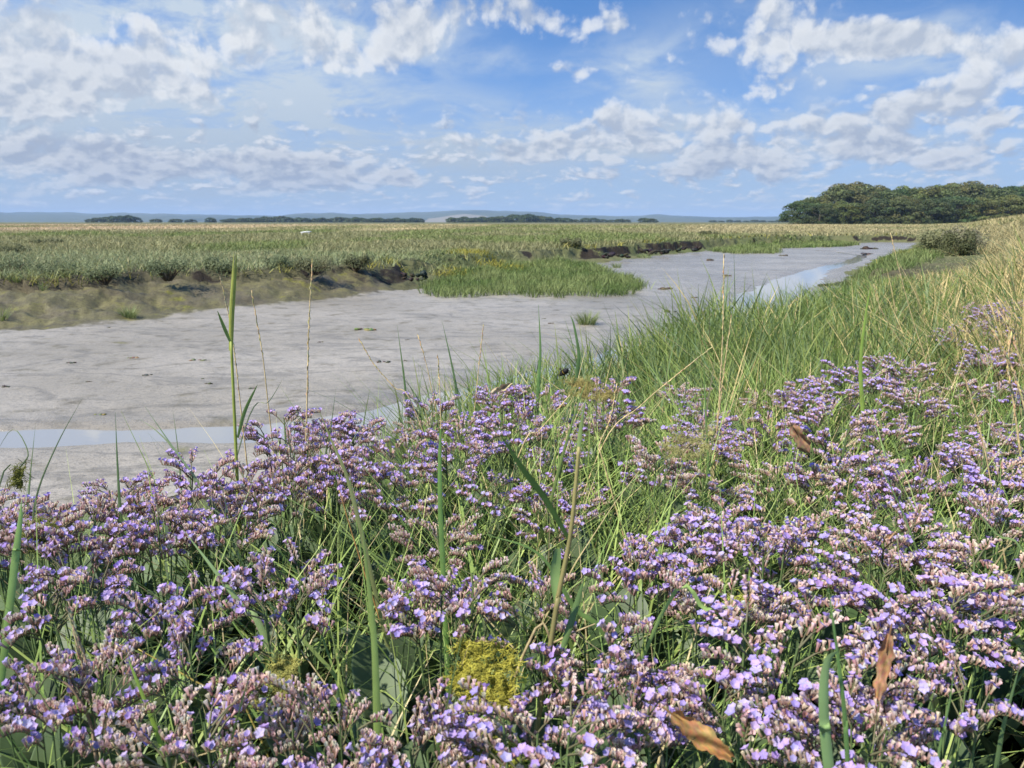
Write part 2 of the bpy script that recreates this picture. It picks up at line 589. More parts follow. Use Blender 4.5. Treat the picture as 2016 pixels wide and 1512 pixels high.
def build_land():
    ys = list(np.arange(-2.5, 1.6, .08))
    y = 1.6
    while y < 70:
        ys.append(y); y += max(.02, .0085 * y)
    while y < 12000:
        ys.append(y); y *= 1.06
    ys = np.array(ys)
    s = np.concatenate([np.linspace(-6, -.8, 60, endpoint=False), np.linspace(-.8, .8, 760, endpoint=False), np.linspace(.8, 6, 61)])
    S, Y = np.meshgrid(s, ys)
    X = S * (np.maximum(Y, 0) + 1.5)
    z, mud, alg, cut, wet, t = terrain(X.ravel(), Y.ravel())
    nr, nc = X.shape
    V = np.stack([X.ravel(), Y.ravel(), z], 1)
    idx = np.arange(nr * nc).reshape(nr, nc)
    F = np.stack([idx[:-1, :-1], idx[:-1, 1:], idx[1:, 1:], idx[1:, :-1]], -1).reshape(-1, 4)
    mf = mud[F].sum(1) >= 4
    out = []
    for name, sel in (('mudflat', mf), ('ground', ~mf)):
        f = F[sel]
        used = np.unique(f)
        remap = np.zeros(len(V), np.int64)
        remap[used] = np.arange(len(used))
        me = mesh_np(name, V[used], remap[f], attrs={'algae': alg[used], 'cut': cut[used], 'wet': wet[used]})
        o = link(name, me, M_MUD if name == 'mudflat' else M_GROUND)
        tag(o, kind='structure')
        out.append(o)
    # the thin stream left in the bed
    L, Rr = [], []
    P = [Vector(p) for p in THALW]
    pts, hws = [], []
    for i in range(len(P) - 1):
        for q in range(8):
            pts.append(P[i].lerp(P[i + 1], q / 8)); hws.append(THAL_HW[i] + (THAL_HW[i + 1] - THAL_HW[i]) * q / 8)
    mb = MB()
    prev = None
    for i in range(1, len(pts) - 1):
        tt = (pts[i + 1] - pts[i - 1]); tt.z = 0; tt.normalize()
        nrm = Vector((-tt.y, tt.x, 0))
        a = mb.vert(pts[i] + nrm * hws[i] * 1.5, (1, 1, 1)); b = mb.vert(pts[i] - nrm * hws[i] * 1.5, (1, 1, 1))
        if prev:
            mb.f.append((prev[0], a, b, prev[1]))
        prev = (a, b)
    o = link('water', mb.mesh('water'), M_WATER)
    tag(o, kind='structure')


def mud_material():
    m = bpy.data.materials.new('creek_mud'); m.use_nodes = True
    N = NT(m.node_tree)
    p = m.node_tree.nodes['Principled BSDF']
    tc = N.n('ShaderNodeTexCoord')
    P = tc.outputs['Object']
    alg = N.n('ShaderNodeAttribute', attribute_name='algae').outputs['Fac']
    cut = N.n('ShaderNodeAttribute', attribute_name='cut').outputs['Fac']
    wet = N.n('ShaderNodeAttribute', attribute_name='wet').outputs['Fac']
    big = N.noise(P, .55, 4, .55)
    mid = N.noise(P, 5, 5, .6)
    fine = N.noise(P, 38, 4, .7)
    grit = N.noise(P, 95, 2, .7)
    flat = N.vm('MULTIPLY', P, (.75, 1.15, 1))
    spk = N.noise(flat, 30, 3, .65)
    c = N.mix(N.ss(big, .35, .65), (.352, .312, .25), (.272, .238, .182))
    c = N.mix(N.ss(mid, .42, .70, 0, .25), c, (.17, .15, .11))
    c = N.mix(N.ss(spk, .52, .64, 0, .42), c, (.12, .108, .085))
    c = N.mix(N.ss(grit, .55, .68, 0, .62), c, (.07, .062, .05))
    c = N.mix(N.ss(N.noise(flat, 19, 3, .6), .58, .72, 0, .18), c, (.44, .405, .345))
    # shallow rills and wetter, darker patches
    rn = N.noise(N.vm('MULTIPLY', P, (.55, 1.3, 1)), 1.1, 4, .55, .6)
    rill = N.ss(N.m('ABSOLUTE', N.m('SUBTRACT', rn, .5)), .0, .028, 1.0, 0.0)
    c = N.mix(N.m('MULTIPLY', rill, .5), c, (.12, .108, .085))
    c = N.mix(N.m('MULTIPLY', wet, N.ss(big, .3, .6, .25, .65)), c, (.185, .163, .125))
    # olive film of algae on the bank slope
    olive = N.mix(N.ss(mid, .3, .7), (.145, .13, .048), (.10, .088, .042))
    olive = N.mix(N.ss(N.noise(P, 1.6, 4, .6), .45, .62), olive, (.105, .088, .05))
    olive = N.mix(N.ss(N.noise(P, 2.4, 4, .6), .6, .68), olive, (.16, .15, .025))
    olive = N.mix(N.ss(fine, .47, .62, 0, .7), olive, (.062, .052, .028))
    olive = N.mix(N.ss(N.noise(flat, 11, 5, .7), .54, .64, 0, .7), olive, (.055, .046, .026))
    olive = N.mix(N.ss(N.noise(flat, 7, 4, .65), .60, .68, 0, .6), olive, (.20, .18, .085))
    af = N.ss(N.m('ADD', alg, N.m('MULTIPLY', N.m('SUBTRACT', mid, .5), 1.0)), .02, .35)
    c = N.mix(af, c, olive)
    c = N.mix(N.ss(N.m('ADD', cut, N.m('MULTIPLY', N.m('SUBTRACT', mid, .5), 1.2)), .35, .6), c, (.028, .022, .016))  # near-black peat colour that also paints the shade of the undercuts
    N.link(c, p.inputs['Base Color'])
    r = N.m('MULTIPLY_ADD', fine, .35, .24)
    r = N.m('SUBTRACT', r, N.m('MULTIPLY', wet, .20))
    r = N.m('ADD', r, N.m('MULTIPLY', af, .25))
    N.link(r, p.inputs['Roughness'])
    p.inputs['Specular IOR Level'].default_value = .33
    b1 = N.n('ShaderNodeBump'); b1.inputs['Strength'].default_value = .42; b1.inputs['Distance'].default_value = .03
    N.link(N.m('ADD', N.m('MULTIPLY', mid, .8), N.m('MULTIPLY', fine, .5)), b1.inputs['Height'])
    b2 = N.n('ShaderNodeBump'); b2.inputs['Strength'].default_value = .35; b2.inputs['Distance'].default_value = .007
    N.link(grit, b2.inputs['Height']); N.link(b1.outputs[0], b2.inputs['Normal'])
    N.link(b2.outputs[0], p.inputs['Normal'])
    return m


def ground_material():
    m = bpy.data.materials.new('marsh_ground'); m.use_nodes = True
    N = NT(m.node_tree)
    p = m.node_tree.nodes['Principled BSDF']
    tc = N.n('ShaderNodeTexCoord')
    P = tc.outputs['Object']
    cut = N.n('ShaderNodeAttribute', attribute_name='cut').outputs['Fac']
    sep = N.n('ShaderNodeSeparateXYZ'); N.link(P, sep.inputs[0])
    big = N.noise(P, .03, 5, .6)
    mid = N.noise(P, .5, 5, .6)
    fine = N.noise(P, 9, 5, .65)
    green = N.mix(N.ss(mid, .35, .65), (.10, .115, .045), (.135, .13, .06))
    straw = N.mix(N.ss(mid, .35, .65), (.30, .23, .12), (.21, .18, .085))
    far = N.ss(sep.outputs[1], 35, 90)
    s = N.m('MULTIPLY', far, N.ss(big, .40, .58))
    c = N.mix(N.m('MULTIPLY', s, N.ss(sep.outputs[1], 150, 400, 1.0, .15)), green, straw)
    soil = N.mix(N.ss(fine, .4, .65), (.055, .045, .03), (.10, .085, .05))
    c = N.mix(N.ss(sep.outputs[1], 8, 16), soil, c)
    c = N.mix(N.ss(N.m('ADD', cut, N.m('MULTIPLY', N.m('SUBTRACT', fine, .5), 1.1)), .3, .6), c, (.028, .022, .016))  # same dark peat colour, with the undercut shade painted in
    N.link(c, p.inputs['Base Color'])
    p.inputs['Roughness'].default_value = .85
    p.inputs['Specular IOR Level'].default_value = .15
    b = N.n('ShaderNodeBump'); b.inputs['Strength'].default_value = .8; b.inputs['Distance'].default_value = .05
    N.link(N.m('ADD', fine, mid), b.inputs['Height'])
    N.link(b.outputs[0], p.inputs['Normal'])
    return m


def water_material():
    m = bpy.data.materials.new('stream_water'); m.use_nodes = True
    N = NT(m.node_tree)
    p = m.node_tree.nodes['Principled BSDF']
    p.inputs['Base Color'].default_value = (.27, .265, .245, 1)
    p.inputs['Roughness'].default_value = .03
    p.inputs['IOR'].default_value = 1.33
    tc = N.n('ShaderNodeTexCoord')
    b = N.n('ShaderNodeBump'); b.inputs['Strength'].default_value = .05; b.inputs['Distance'].default_value = .01
    N.link(N.noise(tc.outputs['Object'], 6, 3, .5), b.inputs['Height'])
    N.link(b.outputs[0], p.inputs['Normal'])
    return m


M_MUD, M_GROUND, M_WATER = mud_material(), ground_material(), water_material()
build_land()


def hills():
    m = bpy.data.materials.new('hill_fields'); m.use_nodes = True
    N = NT(m.node_tree)
    p = m.node_tree.nodes['Principled BSDF']
    tc = N.n('ShaderNodeTexCoord')
    vo = N.n('ShaderNodeTexVoronoi'); vo.inputs['Scale'].default_value = .0024
    N.link(N.vm('MULTIPLY_ADD', tc.outputs['Object'], (1, .45, 0), (5300, 0, 0)), vo.inputs['Vector'])
    sp = N.n('ShaderNodeSeparateColor'); N.link(vo.outputs['Color'], sp.inputs[0])
    c = N.mix(N.ss(sp.outputs[0], .4, .5), (.028, .045, .02), (.05, .065, .028))
    c = N.mix(N.ss(sp.outputs[1], .92, .94), c, (.24, .20, .13))
    N.link(c, p.inputs['Base Color'])
    p.inputs['Roughness'].default_value = 1
    prof = [(-700, 424), (-300, 420), (0, 417), (150, 417), (200, 420), (260, 418), (420, 422), (560, 424), (600, 419), (660, 418), (700, 421), (800, 418), (850, 416),
            (905, 413.5), (960, 413.5), (1050, 416), (1100, 421), (1180, 424), (1258, 424), (1285, 421), (1335, 425), (1420, 427), (1530, 425), (1700, 422), (2016, 420), (2700, 424)]
    D = 5600.0
    xs = np.linspace(-700, 2700, 420)
    hy = np.interp(xs, [q[0] for q in prof], [q[1] for q in prof])
    top = (437.0 - hy) / FPX * D * .93 + (fbm(xs * .05, xs * 0, 3, 5) - .5) * 9
    sec = (437.0 - hy) / FPX * D * (.28 + .35 * fbm(xs * .012, xs * 0 + 9, 3, 8))
    rows = [(3300, 0, -2, 0), (3700, 0, 0, .5), (4100, 0, 0, 1.0), (4400, 0, .30, .75), (4700, 0, .52, .3), (5000, 0, .74, 0), (5300, 0, .92, 0), (5600, 0, 1.0, 0), (6000, 0, .96, 0), (6600, 0, .6, 0), (7400, 0, 0, 0)]
    V, nr = [], len(rows)
    for (yy, _, a, b) in rows:
        for i, x in enumerate(xs):
            hgt = top[i] * max(a, 0) + sec[i] * b
            if a == -2: hgt = -1.2
            V.append(((x - CX) / FPX * yy, yy, hgt - .3))
    nc = len(xs)
    idx = np.arange(nr * nc).reshape(nr, nc)
    F = np.stack([idx[:-1, :-1], idx[:-1, 1:], idx[1:, 1:], idx[1:, :-1]], -1).reshape(-1, 4)
    tag(link('hills', mesh_np('hills', V, F), m), kind='structure')


hills()

# haze: the damp air over the marsh
HAZE = 1.25e-4
hm = bpy.data.materials.new('damp_air'); hm.use_nodes = True
hn = NT(hm.node_tree)
hm.node_tree.nodes.clear()
ho = hn.n('ShaderNodeOutputMaterial')
hv = hn.n('ShaderNodeVolumePrincipled')
hv.inputs['Density'].default_value = HAZE
hv.inputs['Color'].default_value = (.55, .74, 1.0, 1)
hn.link(hv.outputs[0], ho.inputs['Volume'])
mb = MB()
x0, x1, y0, y1, z0, z1 = -9000, 9000, -300, 12500, -1.9, 125
q = [mb.vert(p, (1, 1, 1)) for p in ((x0, y0, z0), (x1, y0, z0), (x1, y1, z0), (x0, y1, z0), (x0, y0, z1), (x1, y0, z1), (x1, y1, z1), (x0, y1, z1))]
mb.f += [(q[3], q[2], q[1], q[0]), (q[4], q[5], q[6], q[7]), (q[0], q[1], q[5], q[4]), (q[1], q[2], q[6], q[5]), (q[2], q[3], q[7], q[6]), (q[3], q[0], q[4], q[7])]
tag(link('haze', mb.mesh('haze', False), hm), kind='stuff')


# ------------------------------------------------------------------ trees
def unit(v):
    return v / np.maximum(np.linalg.norm(v, axis=1, keepdims=True), 1e-9)


def leaf_quads(P, Nrm, size, cols, rg):
    """small leaf-clump quads at P, roughly facing Nrm"""
    n = len(P)
    r = unit(Nrm + rg.normal(0, .55, (n, 3)))
    a = unit(np.cross(r, rg.normal(0, 1, (n, 3))))
    b = np.cross(r, a)
    sa = (size * rg.uniform(.7, 1.3, n))[:, None]
    sb = (size * rg.uniform(.45, .9, n))[:, None]
    V = np.empty((n, 4, 3))
    V[:, 0] = P - a * sa; V[:, 1] = P - b * sb * .9 + a * sa * .1; V[:, 2] = P + a * sa; V[:, 3] = P + b * sb - a * sa * .1
    F = np.arange(4 * n).reshape(n, 4)
    return V.reshape(-1, 3), F, np.repeat(cols, 4, 0)


def tree_meshes(seed, hgt, spread, nleaf, size, tint):
    rg = np.random.default_rng(seed)
    # crown: domed lobes, each lobe covered in clumps
    lobes = []
    nl = 26
    for i in range(nl):
        a = rg.uniform(0, 2 * math.pi)
        r = math.sqrt(rg.uniform(0, 1)) * spread * .80
        zt = hgt * (1 - .36 * (r / spread) ** 2) * rg.uniform(.86, 1.0)
        lr = spread * rg.uniform(.24, .40)
        lobes.append((r * math.cos(a), r * math.sin(a), zt - lr * .62, lr))
    for i in range(26):                        # skirt of lower lobes
        a = rg.uniform(0, 2 * math.pi)
        r = spread * rg.uniform(.68, .95)
        lr = spread * rg.uniform(.20, .32)
        lobes.append((r * math.cos(a), r * math.sin(a), hgt * rg.uniform(.12, .62), lr))
    for i in range(18):
        a = rg.uniform(0, 2 * math.pi)
        lobes.append((spread * .85 * math.cos(a), spread * .85 * math.sin(a), hgt * rg.uniform(.03, .22), spread * rg.uniform(.2, .3)))
    w = np.array([l[3] ** 2 for l in lobes]); w /= w.sum()
    pick = rg.choice(len(lobes), nleaf, p=w)
    L = np.array(lobes)[pick]
    d = unit(rg.normal(0, 1, (nleaf, 3)))
    d[:, 2] = np.where(d[:, 2] < -.35, -d[:, 2], d[:, 2])
    rad = L[:, 3:4] * (1 - np.abs(rg.normal(0, .13, (nleaf, 1))))
    P = L[:, :3] + d * rad * np.array([1, 1, .72])
    P[:, 2] = np.maximum(P[:, 2], .2)
    lob = rg.uniform(.78, 1.22, len(lobes))[pick]
    base = np.array(tint)[None, :] * (lob * rg.uniform(.75, 1.25, nleaf))[:, None]
    yel = rg.uniform(0, 1, len(lobes))[pick]
    base[:, 0] *= 1 + .25 * (yel > .7)
    V, F, C = leaf_quads(P, d, size, base, rg)
    crown = mesh_np('crown', V, F, C, smooth=False)
    crown.materials.append(M_TREE)
    mb = MB()
    bark = (.10, .085, .065)
    tr = hgt * .032
    mb.tube([(0, 0, -.4), (.1, 0, hgt * .16), (-.1, .15, hgt * .33), (.15, -.1, hgt * .62)], [tr * 1.5, tr, tr * .8, tr * .35], bark, 8)
    for i in range(7):
        a = rg.uniform(0, 2 * math.pi)
        zz = hgt * rg.uniform(.2, .45)
        e = Vector((math.cos(a), math.sin(a), .75)) * spread * rg.uniform(.5, .75)
        s0 = Vector((0, 0, zz))
        mb.tube([s0, s0 + e * .45 + Vector((0, 0, -.2)), s0 + e], [tr * .5, tr * .32, tr * .1], bark, 6)
    trunk = mb.mesh('trunk')
    trunk.materials.append(M_BARK)
    return crown, trunk


ORD = ['first', 'second', 'third', 'fourth', 'fifth', 'sixth', 'seventh', 'eighth', 'ninth', 'tenth', 'eleventh', 'twelfth', 'thirteenth', 'fourteenth',
       'fifteenth', 'sixteenth', 'seventeenth', 'eighteenth', 'nineteenth', 'twentieth', 'twenty-first', 'twenty-second', 'twenty-third', 'twenty-fourth',
       'twenty-fifth', 'twenty-sixth', 'twenty-seventh', 'twenty-eighth', 'twenty-ninth', 'thirtieth', 'thirty-first', 'thirty-second', 'thirty-third', 'thirty-fourth']


def build_trees():
    G1, G2 = (.072, .090, .024), (.046, .066, .022)
    big = [tree_meshes(100 + i, 10.0, 6.0, 11000, .23, (G1, G2, (.044, .072, .022), (.082, .092, .024), (.038, .056, .02), (.07, .084, .028))[i]) for i in range(6)]
    small = [tree_meshes(200 + i, 10.0, 7.2, 1400, .85, ((.042, .066, .026), (.032, .054, .026), (.05, .07, .028))[i]) for i in range(3)]

    def tree(name, protos, i, x, y, h, sx, label, cat, group, rz):
        r = empty(name, (x, y, -.2), (0, 0, rz), (sx * h / 10, sx * h / 10, h / 10))
        tag(r, label, cat, group)
        c, t = protos[i % len(protos)]
        link('crown', c, None, r)
        link('trunk', t, None, r)
        return r
    # the oak wood on the right: (photo x of the crown's middle, photo y of its top, distance)
    row = [(1562, 396, 268), (1590, 388, 280), (1640, 366, 292), (1664, 363, 300), (1702, 369, 305), (1742, 371, 296), (1772, 366, 300), (1806, 365, 292), (1846, 364, 306),
           (1880, 361.5, 297), (1916, 368, 300), (1950, 365, 292), (1985, 367, 298), (2012, 363, 301), (2050, 366, 298), (2095, 366, 296)]
    front = [(1600, 402, 258), (1650, 396, 262), (1705, 392, 262), (1758, 388, 260), (1812, 392, 258), (1862, 385, 262), (1912, 390, 258), (1962, 386, 262), (2010, 388, 258)]
    rr = random.Random(3)
    n = 0
    for k, lst in enumerate((row, front)):
        for i, (px, py, d) in enumerate(lst):
            h = (437 - py) / FPX * d + .9
            spr = (rr.uniform(.95, 1.15) if k == 0 else rr.uniform(.95, 1.1)) * (1.05 if h > 11 else 1.25)
            if k == 0:
                lab = f'{ORD[i]} rounded oak from the left along the skyline row of the dark wood'
            else:
                lab = f'{ORD[i]} lower dark green oak from the left on the front edge of the wood'
            tree('oak_tree', big, rr.choice((0, 2, 3, 5)) if k == 0 else rr.choice((0, 1, 2, 3, 5)), (px - CX) / FPX * d, d, h, spr, lab, 'tree', 'oaks in the wood on the right', rr.uniform(0, 6.28))
            n += 1
    # tree lines far across the marsh, under the hills
    def line(xs, name, d, group, lab):
        for i, (px, py) in enumerate(xs):
            dd = d * rr.uniform(.95, 1.05)
            h = max((437 - py) / FPX * dd * .88 + .8, 2.2)
            wpx = rr.uniform(.9, 1.15)
            tree(name, small, rr.randrange(3), (px - CX) / FPX * dd, dd, h, wpx * max(1.1, 9.0 / h), lab(ORD[i]), 'tree', group, rr.uniform(0, 6.28))
    line([(196, 430), (210, 427), (226, 426), (240, 424), (256, 423), (270, 422), (282, 426)], 'distant_tree', 900, 'trees of the low clump at the far left',
         lambda o: f'{o} tree from the left in the isolated low clump at the marsh edge')
    line([(322, 430), (360, 430), (390, 431), (427, 427), (455, 431)], 'distant_tree', 950, 'scattered trees between the clump and the long tree line',
         lambda o: f'{o} of the small scattered trees right of the isolated clump')
    xs = [(466 + 11.0 * i, 429 + 1.6 * math.sin(i * 1.9) - 4.5 * math.exp(-((i - 8) / 3.0) ** 2) - 2.0 * math.exp(-((i - 20) / 3.0) ** 2)) for i in range(34)]
    line(xs, 'distant_tree', 950, 'trees of the long dark line on the horizon', lambda o: f'{o} tree from the left in the long dark tree line on the horizon')
    xs = [(893 + 11.5 * i, 427 - 6.5 * math.exp(-((i - 12) / 4.0) ** 2) + 1.6 * math.sin(i * 2.3) + (2 if i > 15 else 0)) for i in range(20)]
    line(xs, 'distant_tree', 880, 'trees of the dark wood below the highest hill', lambda o: f'{o} tree from the left in the dark wood below the highest hill')
    line([(1128, 431), (1150, 428), (1165, 428), (1182, 431), (1200, 432), (1216, 430), (1228, 431)], 'distant_tree', 980, 'trees of the low broken line right of the wood',
         lambda o: f'{o} tree from the left in the low broken line right of the wood')
    line([(1262, 428), (1275, 429)], 'distant_tree', 850, 'lone round pair of trees on the horizon', lambda o: f'{o} of the two round trees standing alone past the broken line')
    line([(1395 + 16 * i, 433 + 1.2 * math.sin(i * 2.1)) for i in range(10)], 'distant_tree', 1400, 'faint low trees left of the oak wood',
         lambda o: f'{o} of the faint low trees running up to the oak wood')


build_trees()


# ------------------------------------------------------------------ grass (nobody could count it)
def blade_field(name, P, H, W, cols, tipcols, lean, nseg, mat, seed, bend=.5, wind=(0.0, 0.0)):
    rg = np.random.default_rng(seed)
    n = len(P)
    a = rg.uniform(0, 2 * math.pi, n)
    dirv = np.stack([np.cos(a) + wind[0], np.sin(a) + wind[1]], 1)
    dirv /= np.linalg.norm(dirv, axis=1, keepdims=True) + 1e-9
    b = a + math.pi / 2 + rg.normal(0, .6, n)
    side = np.stack([np.cos(b), np.sin(b), np.zeros(n)], 1)
    ln = np.abs(rg.normal(lean, lean * .55, n))
    bd = np.abs(rg.normal(bend, bend * .6, n))
    V = np.empty((n, nseg + 1, 2, 3), np.float32)
    C = np.empty((n, nseg + 1, 2, 3), np.float32)
    for k in range(nseg + 1):
        t = k / nseg
        off = H * (ln * t + bd * t * t * .8)
        zz = H * t * np.sqrt(np.maximum(1 - (ln * .5) ** 2, .3)) * (1 - .25 * bd * t)
        c = np.stack([P[:, 0] + dirv[:, 0] * off, P[:, 1] + dirv[:, 1] * off, P[:, 2] + zz], 1)
        wk = W * (1 - t ** 1.6) * .5 * (.75 + .5 * min(t * 3, 1) * .5) + W * .03
        V[:, k, 0] = c - side * wk[:, None]
        V[:, k, 1] = c + side * wk[:, None]
        cc = cols + (tipcols - cols) * t ** 1.5
        C[:, k, 0] = cc
        C[:, k, 1] = cc
    base = (np.arange(n) * (nseg + 1) * 2)[:, None]
    F = []
    for k in range(nseg):
        F.append(np.stack([base[:, 0] + 2 * k, base[:, 0] + 2 * k + 1, base[:, 0] + 2 * k + 3, base[:, 0] + 2 * k + 2], 1))
    F = np.concatenate(F, 0)
    me = mesh_np(name, V.reshape(-1, 3), F, C.reshape(-1, 3))
    o = link(name, me, mat)
    return tag(o, kind='stuff')


def lerp3(a, b, t):
    return np.asarray(a)[None, :] * (1 - t)[:, None] + np.asarray(b)[None, :] * t[:, None]


def in_view(x, y, pad=.08):
    return np.abs(x) < (y * (.665 + pad) + .6)


def turf_cap(x, y, z, H):
    """the creek bank beside the dark shrub carries only short turf"""
    r = x / y
    lim = np.interp(r, [.30, .36, .43, .50, .58, .62, .66], [.084, .078, .070, .064, .052, .036, .012])
    cap = np.maximum(.04, CAM_Z - lim * y - z)
    k = sstep(.25, .34, r) * sstep(3.6, 4.6, y) * (y < 15) * (r < .66)
    return np.where(k > .3, np.minimum(H, cap * rng.uniform(.75, 1.12, len(x))), H)


def marsh_grass():
    n = 330000
    y = np.exp(rng.uniform(math.log(7.5), math.log(190), n))
    x = rng.uniform(-1, 1, n) * (y * .76 + 1.2)
    z, mud, alg, cut, wet, t = terrain(x, y)
    tuft = fbm(x * 2.3, y * 1.4, 3, 71)
    ve = fbm(x * 1.3, y * 1.3, 3, 79)
    _, cw = poly_dist(x, y, CREEK, CREEK_C, True)
    keep = ((t > np.where(cw < .22, .05, .40)) & ~mud & (cut < .5) & (rng.uniform(0, 1, n) < sstep(.84 - .5 * ve, 1.15 - .5 * ve, t) + .09 + (cw < .22))) & ((y > 12) | (rng.uniform(0, 1, n) < sstep(.28, .5, tuft) + .25))
    keep &= ~(x > 1.0) | (y > 7.5)
    x, y, z, t = x[keep], y[keep], z[keep], t[keep]
    n = len(x)
    patch = fbm(x * .45 / (1 + y * .02), y * .28 / (1 + y * .02), 4, 72)
    tuft = fbm(x * 2.3, y * 1.4, 3, 71)
    fine = rng.uniform(0, 1, n)
    sage, green, dull = (.175, .20, .10), (.135, .165, .055), (.18, .18, .085)
    straw, pink = (.40, .325, .185), (.36, .265, .18)
    near = 1 - sstep(11, 20, y)
    c = lerp3(dull, green, sstep(.42, .6, patch))
    s = np.clip(near * (.35 + .9 * sstep(-2, 1, -x)) * (fine < .75), 0, 1)
    c = c * (1 - s[:, None]) + np.asarray(sage)[None] * s[:, None]
    sf = sstep(26, 60, y) * np.where(x < -4, 1.0, np.where(x > .22 * y, .55, .2)) * sstep(.3, .5, fbm(x * .05, y * .03, 3, 75))
    sf = np.clip(sf + (fine > .93) * .5, 0, 1)
    st = lerp3(straw, pink, np.clip(sstep(0, 30, -x - .2 * y) * rng.uniform(.2, 1, n), 0, 1))
    c = c * (1 - sf[:, None]) + st * sf[:, None]
    # yellow-green algae-coated plants right on the edge
    edge = (1 - sstep(.85, 1.0, t)) * sstep(.45, .6, fbm(x * 1.1, y * 1.1, 3, 77))
    c = c * (1 - edge[:, None]) + np.array((.23, .21, .035))[None] * edge[:, None]
    c = c * rng.uniform(.7, 1.3, n)[:, None]
    # right hand dry stand
    rd = sstep(.54, .66, x / y) * sstep(6, 10, y) * (1 - sstep(60, 120, y))
    c = np.where(((rd > fine) & (fine < .6))[:, None], np.array((.33, .28, .14))[None] * rng.uniform(.7, 1.25, n)[:, None], c)
    H = (.10 + .16 * tuft + .05 * rng.uniform(0, 1, n)) * (1 + .35 * sstep(30, 80, y)) * (1 + .8 * rd)
    W = np.maximum(.0075, .00105 * y) * rng.uniform(.7, 1.4, n)
    H = turf_cap(x, y, z, H)
    P = np.stack([x, y, z - .01], 1)
    H = H * np.where(y < 18, .68, .85)
    blade_field('marsh_grass', P, H, W, c, c * np.array((1.2, 1.15, 1.1)), .42, 3, M_FARGRASS, 5, .75)


def bed_grass():
    for (poly, n, h0, seed, zz) in ((SPITW, 17000, .15, 1, MUD_Z), (SPIT2W, 9000, .15, 2, MUD_Z), (RSPITW, 12000, .13, 3, None)):
        rg = np.random.default_rng(300 + seed)
        xs, ys = [p[0] for p in poly], [p[1] for p in poly]
        x, y = rg.uniform(min(xs), max(xs), n * 4), rg.uniform(min(ys), max(ys), n * 4)
        wx, wy = (fbm(x * 3, y * 3, 3, 12) - .5) * .5, (fbm(x * 3, y * 3, 3, 14) - .5) * .9
        k = inside(x + wx, y + wy, poly)
        x, y = x[k][:n], y[k][:n]
        z = terrain(x, y)[0]
        tuft = fbm(x * 2.2, y * 2.2, 3, 15)
        c = lerp3((.075, .115, .032), (.135, .165, .06), sstep(.35, .65, tuft)) * rg.uniform(.7, 1.35, len(x))[:, None]
        H = h0 * (.55 + .9 * tuft) * rg.uniform(.7, 1.25, len(x))
        W = np.maximum(.006, .0009 * y) * rg.uniform(.7, 1.3, len(x))
        blade_field('cordgrass_bed', np.stack([x, y, z - .01], 1), H, W, c, c * np.array((1.25, 1.2, 1.1)), .3, 3, M_FARGRASS, 40 + seed, .4)


def bank_grass():
    """the long grass along the near bank, thin on the left, thick on the right"""
    rg = np.random.default_rng(77)
    n = 150000
    y = np.exp(rg.uniform(math.log(1.25), math.log(9.0), n))
    x = rg.uniform(-.9, 1, n) * (y * .70 + .3)
    z, mud, alg, cut, wet, t = terrain(x, y)
    px = CX + FPX * x / y
    dens = sstep(640, 1250, px) * .55 + sstep(1200, 1500, px) * .45
    lim = np.interp(px, [500, 800, 1000, 1250, 1500, 1700, 1900, 2100], [1.25, 1.42, 1.62, 1.6, 1.58, 1.75, 1.8, 1.8])
    dens = dens * sstep(0, .35, y - lim) * np.clip(3.5 / y, .25, 1)
    keep = (~mud) & (t > .12) & (rg.uniform(0, 1, n) < dens)
    keep &= (sstep(.35, .58, fbm(x * 3.2, y * 2.2, 3, 8)) + .16 > rg.uniform(0, 1, n))
    x, y, z, t, px = x[keep], y[keep], z[keep], t[keep], px[keep]
    n = len(x)
    if n > 27000:
        s = rg.choice(n, 27000, replace=False); x, y, z, t, px = x[s], y[s], z[s], t[s], px[s]; n = len(x)
    tone = rg.uniform(0, 1, n)
    c = lerp3((.052, .105, .024), (.165, .205, .062), tone)
    blue = rg.uniform(0, 1, n) < .25
    c = np.where(blue[:, None], np.array((.10, .155, .075))[None] * rg.uniform(.8, 1.2, n)[:, None], c)
    dry = sstep(1650, 2050, px) * .42 + .05 + .2 * sstep(3.5, 7, y) * sstep(1700, 1950, px)
    isdry = rg.uniform(0, 1, n) < dry
    c = np.where(isdry[:, None], np.array((.40, .33, .165))[None] * rg.uniform(.7, 1.2, n)[:, None], c)
    H = rg.uniform(.14, .42, n) * (.7 + .5 * fbm(x * 2, y * 2, 3, 4)) * (1 + .25 * (rg.uniform(0, 1, n) > .8)) * (1 + .25 * sstep(1930, 2050, px)) + .03
    H *= np.where(px < 1150, .85, 1)
    H = turf_cap(x, y, z, H)
    W = rg.uniform(.0035, .0115, n) * np.clip(y / 3, .85, 1.6)
    tip = c * np.array((1.25, 1.15, 1.0)) + np.array((.02, .015, 0))
    blade_field('bank_grass', np.stack([x, y, z - .01], 1), H, W, c, tip, .22, 5, M_GRASS, 6, .5)


